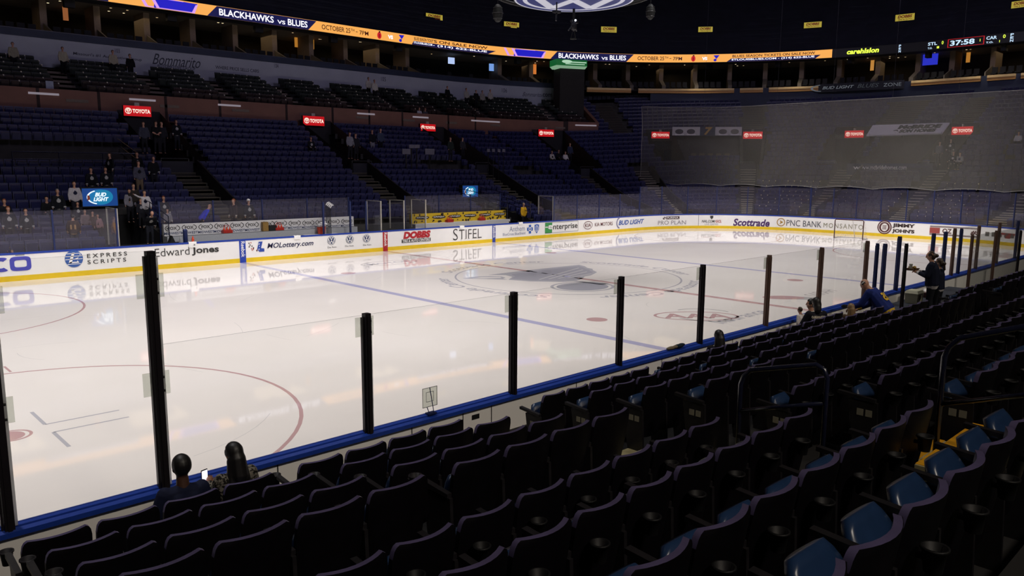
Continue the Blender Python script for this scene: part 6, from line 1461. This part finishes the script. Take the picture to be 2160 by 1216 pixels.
# counter things
cz = .84
t = thing('scorer_counter', (-.2, -.62, 0), 'dark counter behind the boards carrying the white cooler', 'counter'); mb = MB(); mb.box(-2.6, 2.9, -.3, .3, cz-.05, cz); mb.build('worktop', [mat('counter_top', '30343e', .6)], t); mb = MB(); mb.box(-2.55, 2.85, -.26, .26, .0, cz-.05); mb.build('front_panel', [mat('counter_grey', '4a4c56', .7)], t)
q = at_y(1927, 637, -.68); t = thing('cooler_box', (q.x, -.68, cz), 'cream white cooler box with a small shield emblem on the counter', 'cooler'); CW = mat('cooler_cream', 'd9d6b8', .45, var=.04)
mb = MB(); mb.hexa([(-.2, -.15, 0), (.2, -.15, 0), (.2, .15, 0), (-.2, .15, 0), (-.22, -.165, .27), (.22, -.165, .27), (.22, .165, .27), (-.22, .165, .27)]); mb.build('body', [CW], t); mb = MB(); mb.hexa([(-.24, -.18, .27), (.24, -.18, .27), (.24, .18, .27), (-.24, .18, .27), (-.2, -.14, .34), (.2, -.14, .34), (.2, .14, .34), (-.2, .14, .34)]); mb.build('lid', [CW], t)
mb = MB(); mb.poly(lambda a, b, off: (-.04+a, -.166-off, .15+b), [(-.06, .07), (.06, .07), (.055, -.02), (0, -.08), (-.055, -.02)], .004, 0); mb.poly(lambda a, b, off: (-.04+a, -.166-off, .15+b), [(-.04, .02), (.05, .05), (.05, .03), (-.04, 0)], .007, 1); mb.build('shield_emblem', [INK, ink('b86a3a')], t)
q = at_y(1957, 628, -.6); t = thing('item_basket', (q.x, -.6, cz), 'dark red basket with white rolled cloths right of the cooler', 'basket'); mb = MB(); mb.tube([(0, 0, 0), (0, 0, .12), (0, 0, .14)], [.2, .24, .25], 14); mb.build('basket', [mat('basket_red', '4a2428', .7)], t); mb = MB()
for i in range(5): a = i*1.3; mb.cap((.1*math.cos(a), .1*math.sin(a), .15), .05, (.1*math.cos(a)+.1, .1*math.sin(a)+.03, .17), .05, 8)
mb.build('rolled_cloth', [WHITE], t, True)
q = at_y(1920, 598, -.35); mb = MB(); mb.box(-.09, .09, -.02, .02, 0, .24); mb.box(-.03, .03, -.05, .05, -.02, .0); o_ = mb.build('small_display', [mat('display_grey', '3a4048', .4)]); o_.location = (q.x, -.36, cz+.02); tag(o_, 'small dark grey display standing behind the cooler', 'display')
q = at_y(1470, 745, -.8); t = thing('tote_bag', (q.x, -.62, .6), 'purple blue bag with pale ribbon beside the lone seated person', 'bag'); mb = MB(); mb.hexa([(-.16, -.1, 0), (.16, -.1, 0), (.16, .1, 0), (-.16, .1, 0), (-.2, -.07, .36), (.18, -.07, .4), (.18, .07, .4), (-.2, .07, .36)]); mb.build('sack', [cloth('2e2c88')], t); mb = MB(); mb.tube([(-.15, 0, .36), (-.05, 0, .5), (.1, 0, .4)], .014, 6); mb.tube([(.1, -.05, .4), (.15, -.1, .3), (.12, -.1, .2)], .02, 6); mb.build('ribbon', [cloth('b8b0c8')], t)
q = at_z(1426, 738, 1.1); t = thing('glove_pair', (q.x, -.07, 1.08), 'tan gloves lying on the blue cap rail near the blue line', 'gloves'); mb = MB(); mb.ball((0, 0, .03), (.14, .05, .03), 10, 6); mb.ball((.1, -.02, .04), (.07, .04, .03), 10, 6); mb.build('leather', [mat('glove_tan', '6a5f4a', .7)], t, True)
q = at_z(1441, 734, 1.1); mb = MB(); mb.ball((0, 0, .03), (.17, .06, .035), 10, 6); mb.ball((.1, 0, .04), (.1, .05, .03), 10, 6); o_ = mb.build('dark_cap', [cloth('12202c')], None, True); o_.location = (q.x, -.07, 1.08); tag(o_, 'dark crumpled cap lying on the blue cap rail beside tan gloves', 'cap')
# --- people in the far stands
def far_person(px, py, label, pose='stand', H=1.75, fixed=None, turn=0., club=False, **kw):
    top = H*.99 if pose == 'stand' else .46+.83*H/1.75
    best = None
    if fixed is not None: cand = [(d, z) for d, z in [fixed]]
    elif club: cand = [(d-.3, club_z(i)-.8) for i, d in enumerate(CL_D)]+[(23.7, 10.55)]
    else: cand = [(d-.3, None) for d in RD[:24]]
    for d, z in cand:
        try: s_, zz = hit(px, py, d)
        except ValueError: continue
        fl = ztop(d+.3, s_)-.82 if z is None else z
        e = abs(zz-top-fl)
        if best is None or e < best[0]: best = (e, d, s_, zz-top if fixed is None else fl)
    e, d, s_, fl = best; q = P3(d, s_, fl); nn = N(s_)
    return person(q, toward(-nn.x, -nn.y)+turn, label, pose, H, near=False, **kw)
BJ = dict(top='101218', accent='a9a6a4', crest='a6a4a2', legs='20222a')
FP = [
 (8, 420, 'person with orange hair at the left frame edge above the ice', 'stand', 1.7, dict(hair='red', top='14161c')),
 (14, 436, 'person in a dark jersey with pale hem at the left frame edge', 'stand', 1.7, dict(hair='red', **BJ)),
 (53, 440, 'person in a dark jersey with round crest standing alone at left', 'stand', 1.6, dict(hair='brown', **BJ)),
 (22, 505, 'child in tan behind the glass at left with a raised hand', 'stand', 1.1, dict(hair='blond', top='5a4034', fixed=(1.0, .0), arms=[(-.2, .1, .3, -.15, .2, .2), (.22, .1, .5, .25, .12, .72)])),
 (120, 399, 'bald person in a dark jersey left of the white jersey', 'stand', 1.75, dict(hair='grey', **BJ)),
 (97, 413, 'person in black sitting below the bald one', 'sit', 1.7, dict(hair='black', top='0c0c10')),
 (155, 383, 'person in a white jersey with dark emblem left of the blue screen', 'stand', 1.78, dict(hair='brown', top='b9b4b6', crest='1c2038', legs='20202a')),
 (162, 426, 'child in a dark jersey with pale collar below the white jersey', 'stand', 1.4, dict(hair='black', **BJ)),
 (150, 452, 'person seen from behind in a brown numbered jersey near the glass', 'stand', 1.6, dict(hair='black', top='3a2a22', accent='a9845a', number='11', turn=2.8)),
 (178, 443, 'blond child beside the numbered brown jersey', 'stand', 1.3, dict(hair='blond', top='6a5a5a')),
 (194, 446, 'person with a brown face right of the blond child', 'stand', 1.3, dict(hair='brown', top='4a3a32')),
 (204, 452, 'child in pink and grey pattern right of the blond child', 'stand', 1.2, dict(hair='brown', top='8a6a6c')),
 (238, 457, 'person in a yellow shirt beside the pale framed side glass', 'stand', 1.5, dict(hair='brown', top='c98a1a', turn=1.2)),
 (189, 354, 'person in a black jersey above the screen, left of the pair', 'stand', 1.72, dict(hair='brown', **BJ)),
 (220, 353, 'person in a black jersey above the screen, right of the pair', 'stand', 1.72, dict(hair='brown', **BJ)),
 (231, 323, 'person in a dark jersey facing right above the screen pair', 'stand', 1.75, dict(hair='brown', turn=-1.2, **BJ)),
 (290, 340, 'person in a grey jacket over a dark tee and tan trousers', 'stand', 1.8, dict(hair='brown', top='4c4c5a', crest='101018', legs='6a5c4c')),
 (286, 321, 'person in black standing behind the grey jacket', 'stand', 1.78, dict(hair='brown', top='0e0f14', crest='a6a4a2')),
 (320, 330, 'person in black right of the grey jacket, head bowed', 'stand', 1.78, dict(hair='black', top='0c0d12', accent='9a9aa0', headdown=.4)),
 (271, 399, 'person in grey beside the rail right of the blue screen', 'stand', 1.6, dict(hair='brown', top='77747c')),
 (280, 388, 'person with brown hair behind the tunnel rail, dark top', 'stand', 1.7, dict(hair='brown', top='2a2420')),
 (302, 402, 'person in a white jersey raising one arm right of the tunnel', 'stand', 1.72, dict(hair='brown', top='b9b4b6', crest='1c2038', arms=[(-.25, .05, .2, -.2, .2, .0), (.3, .1, .5, .5, .15, .62)])),
 (294, 420, 'blond child in front of the white jersey right of the tunnel', 'stand', 1.35, dict(hair='blond', top='1a1a22', crest='8a8890')),
 (312, 436, 'person in a black jersey leaning over the tunnel rail', 'stand', 1.7, dict(hair='black', lean=.8, **BJ)),
 (343, 414, 'person in a dark jersey right of the leaning black jersey', 'stand', 1.7, dict(hair='red', **BJ)),
 (352, 441, 'child in a pale jersey at the bench end left side', 'stand', 1.25, dict(hair='brown', top='77747c', accent='b9b6b4')),
 (421, 425, 'person with blond hair in a bright blue shirt bending behind the bench', 'stand', 1.7, dict(hair='blond', top='2434c8', lean=.7, turn=1.4)),
 (491, 420, 'person in a brown numbered jersey behind the bench glass', 'stand', 1.75, dict(hair='red', top='2a1c18', accent='c4bcb0', turn=-1.3)),
 (522, 420, 'person with a white cap and dark jersey behind the bench glass', 'stand', 1.75, dict(hair='whitecap', hairstyle='cap', **BJ)),
 (300, 257, 'person in grey at the first tunnel mouth, leftmost', 'stand', 1.72, dict(hair='brown', top='3a3c48', fixed=(10.3, None))),
 (327, 256, 'person with crossed bare arms at the first tunnel mouth', 'stand', 1.75, dict(hair='brown', top='0c0c10', sleeve='short', fixed=(10.3, None), arms=[(-.25, .06, .2, .02, .22, .1), (.25, .06, .2, -.02, .22, .08)])),
 (338, 257, 'person just right of the crossed arms at the first tunnel', 'stand', 1.75, dict(hair='brown', top='1c1c24', fixed=(10.6, None))),
 (370, 253, 'person in a striped dark jersey right of the first tunnel', 'stand', 1.78, dict(hair='brown', **BJ)),
 (654, 288, 'person in a dark striped jersey seated below the second red sign', 'sit', 1.72, dict(hair='brown', **BJ)),
 (736, 279, 'person in a pale striped shirt right of the second tunnel', 'stand', 1.74, dict(hair='brown', top='77777f', fixed=(10.3, None))),
 (749, 282, 'person in dark clothes beside the striped shirt', 'stand', 1.74, dict(hair='brown', top='1a1a22', fixed=(10.3, None))),
 (784, 274, 'person in black with pale trousers, left of a standing pair', 'stand', 1.74, dict(hair='brown', top='14141c', legs='7a7880')),
 (802, 271, 'person in a grey blue shirt, right of a standing pair', 'stand', 1.85, dict(hair='brown', top='3c4458', legs='10101a')),
 (949, 290, 'dim person in dark green at the third tunnel mouth', 'stand', 1.75, dict(hair='brown', top='1e2622', fixed=(10.3, None))),
 (975, 290, 'dim person in grey right of the third tunnel', 'stand', 1.75, dict(hair='brown', top='2a2a30')),
 (1164, 318, 'person in white and black, left of the seated three', 'sit', 1.7, dict(hair='blond', top='a9a39c', crest='15151a')),
 (1176, 315, 'person in black, middle of the seated three', 'sit', 1.72, dict(hair='black', top='0e0e12')),
 (1190, 319, 'person in white, right of the seated three', 'sit', 1.7, dict(hair='black', top='c4c0bc')),
 (1202, 302, 'dim person in blue standing above the seated three', 'stand', 1.74, dict(hair='brown', top='2c3248')),
 (1104, 430, 'worker in a yellow shirt at the tunnel right of the yellow bench', 'stand', 1.72, dict(hair='grey', top='c99a1e', legs='14141a', fixed=(2.0, .45))),
 (2006, 293, 'person in a dark striped jersey standing by the last red sign', 'stand', 1.78, dict(hair='brown', **BJ)),
 (2012, 319, 'person in a striped jersey seated below the last red sign, left', 'sit', 1.72, dict(hair='brown', **BJ)),
 (2026, 321, 'person in a pale jersey seated below the last red sign, right', 'sit', 1.72, dict(hair='brown', top='8a8684', crest='1c2038')),
 (1983, 299, 'dim person in grey at the railing left of the last sign', 'stand', 1.75, dict(hair='brown', top='44444e')),
 (2147, 277, 'person in white sitting high at the right frame edge', 'sit', 1.72, dict(hair='brown', top='a4a2a2'))]
for px, py, lb, pose, H_, kw in FP:
    kw = dict(kw); fx = kw.pop('fixed', None)
    if fx is not None and fx[1] is None:
        s_, z_ = hit(px, py, fx[0]); fx = (fx[0], z_-H_*.99)
    far_person(px, py, lb, pose, H_, fixed=fx, **kw)
CPL = [(25, 89, 'usher in a pale shirt at the left end of the fascia wall', '8f8a78', 'black'), (131, 99, 'usher in a pale shirt below the small words on the fascia', '9c9684', 'brown'), (237, 106, 'usher in a pale shirt pointing beside the fascia words', '9c9684', 'black'),
 (272, 114, 'person in black against the fascia left of the large script', '0c0c10', 'black'), (776, 163, 'usher in a white shirt, left of the standing two', 'b4b0a6', 'black'), (789, 168, 'usher in a white shirt, right of the standing two', 'b4b0a6', 'grey'),
 (942, 182, 'person in black at the top of the club aisle', '0c0c12', 'brown'), (981, 186, 'usher in a white shirt at the right part of the fascia, first', '9a968e', 'black'), (1002, 190, 'person in black between two ushers at the fascia', '0c0c10', 'black'),
 (1016, 191, 'usher in a pale shirt at the right part of the fascia, second', '8a867e', 'black'), (1034, 189, 'usher in a white shirt at the right part of the fascia, last', 'a09c94', 'black')]
for px, py, lb, tp, hr in CPL: far_person(px, py, lb, 'stand', 1.76, club=True, hair=hr, top=tp, legs='0e0e14')
for px, py, lb, tp in ((884, 226, 'person in white seated in the club section above the third sign', 'b8b6b8'), (896, 227, 'person in grey seated in the club section above the third sign', '4a484c')): far_person(px, py, lb, 'sit', 1.7, club=True, hair='brown', top=tp)
s_, z_ = hit(104, 185, 18.2); mb = MB(); q = P3(18.2, s_, 8.8); mb.box(q.x-.2, q.x+.2, q.y-.05, q.y, 8.72, 9.2); tag(mb.build('paper_notice', [mat('notice_pale', '9aa2b4', .7)]), 'small pale notice on the first club row at the left', 'notice')
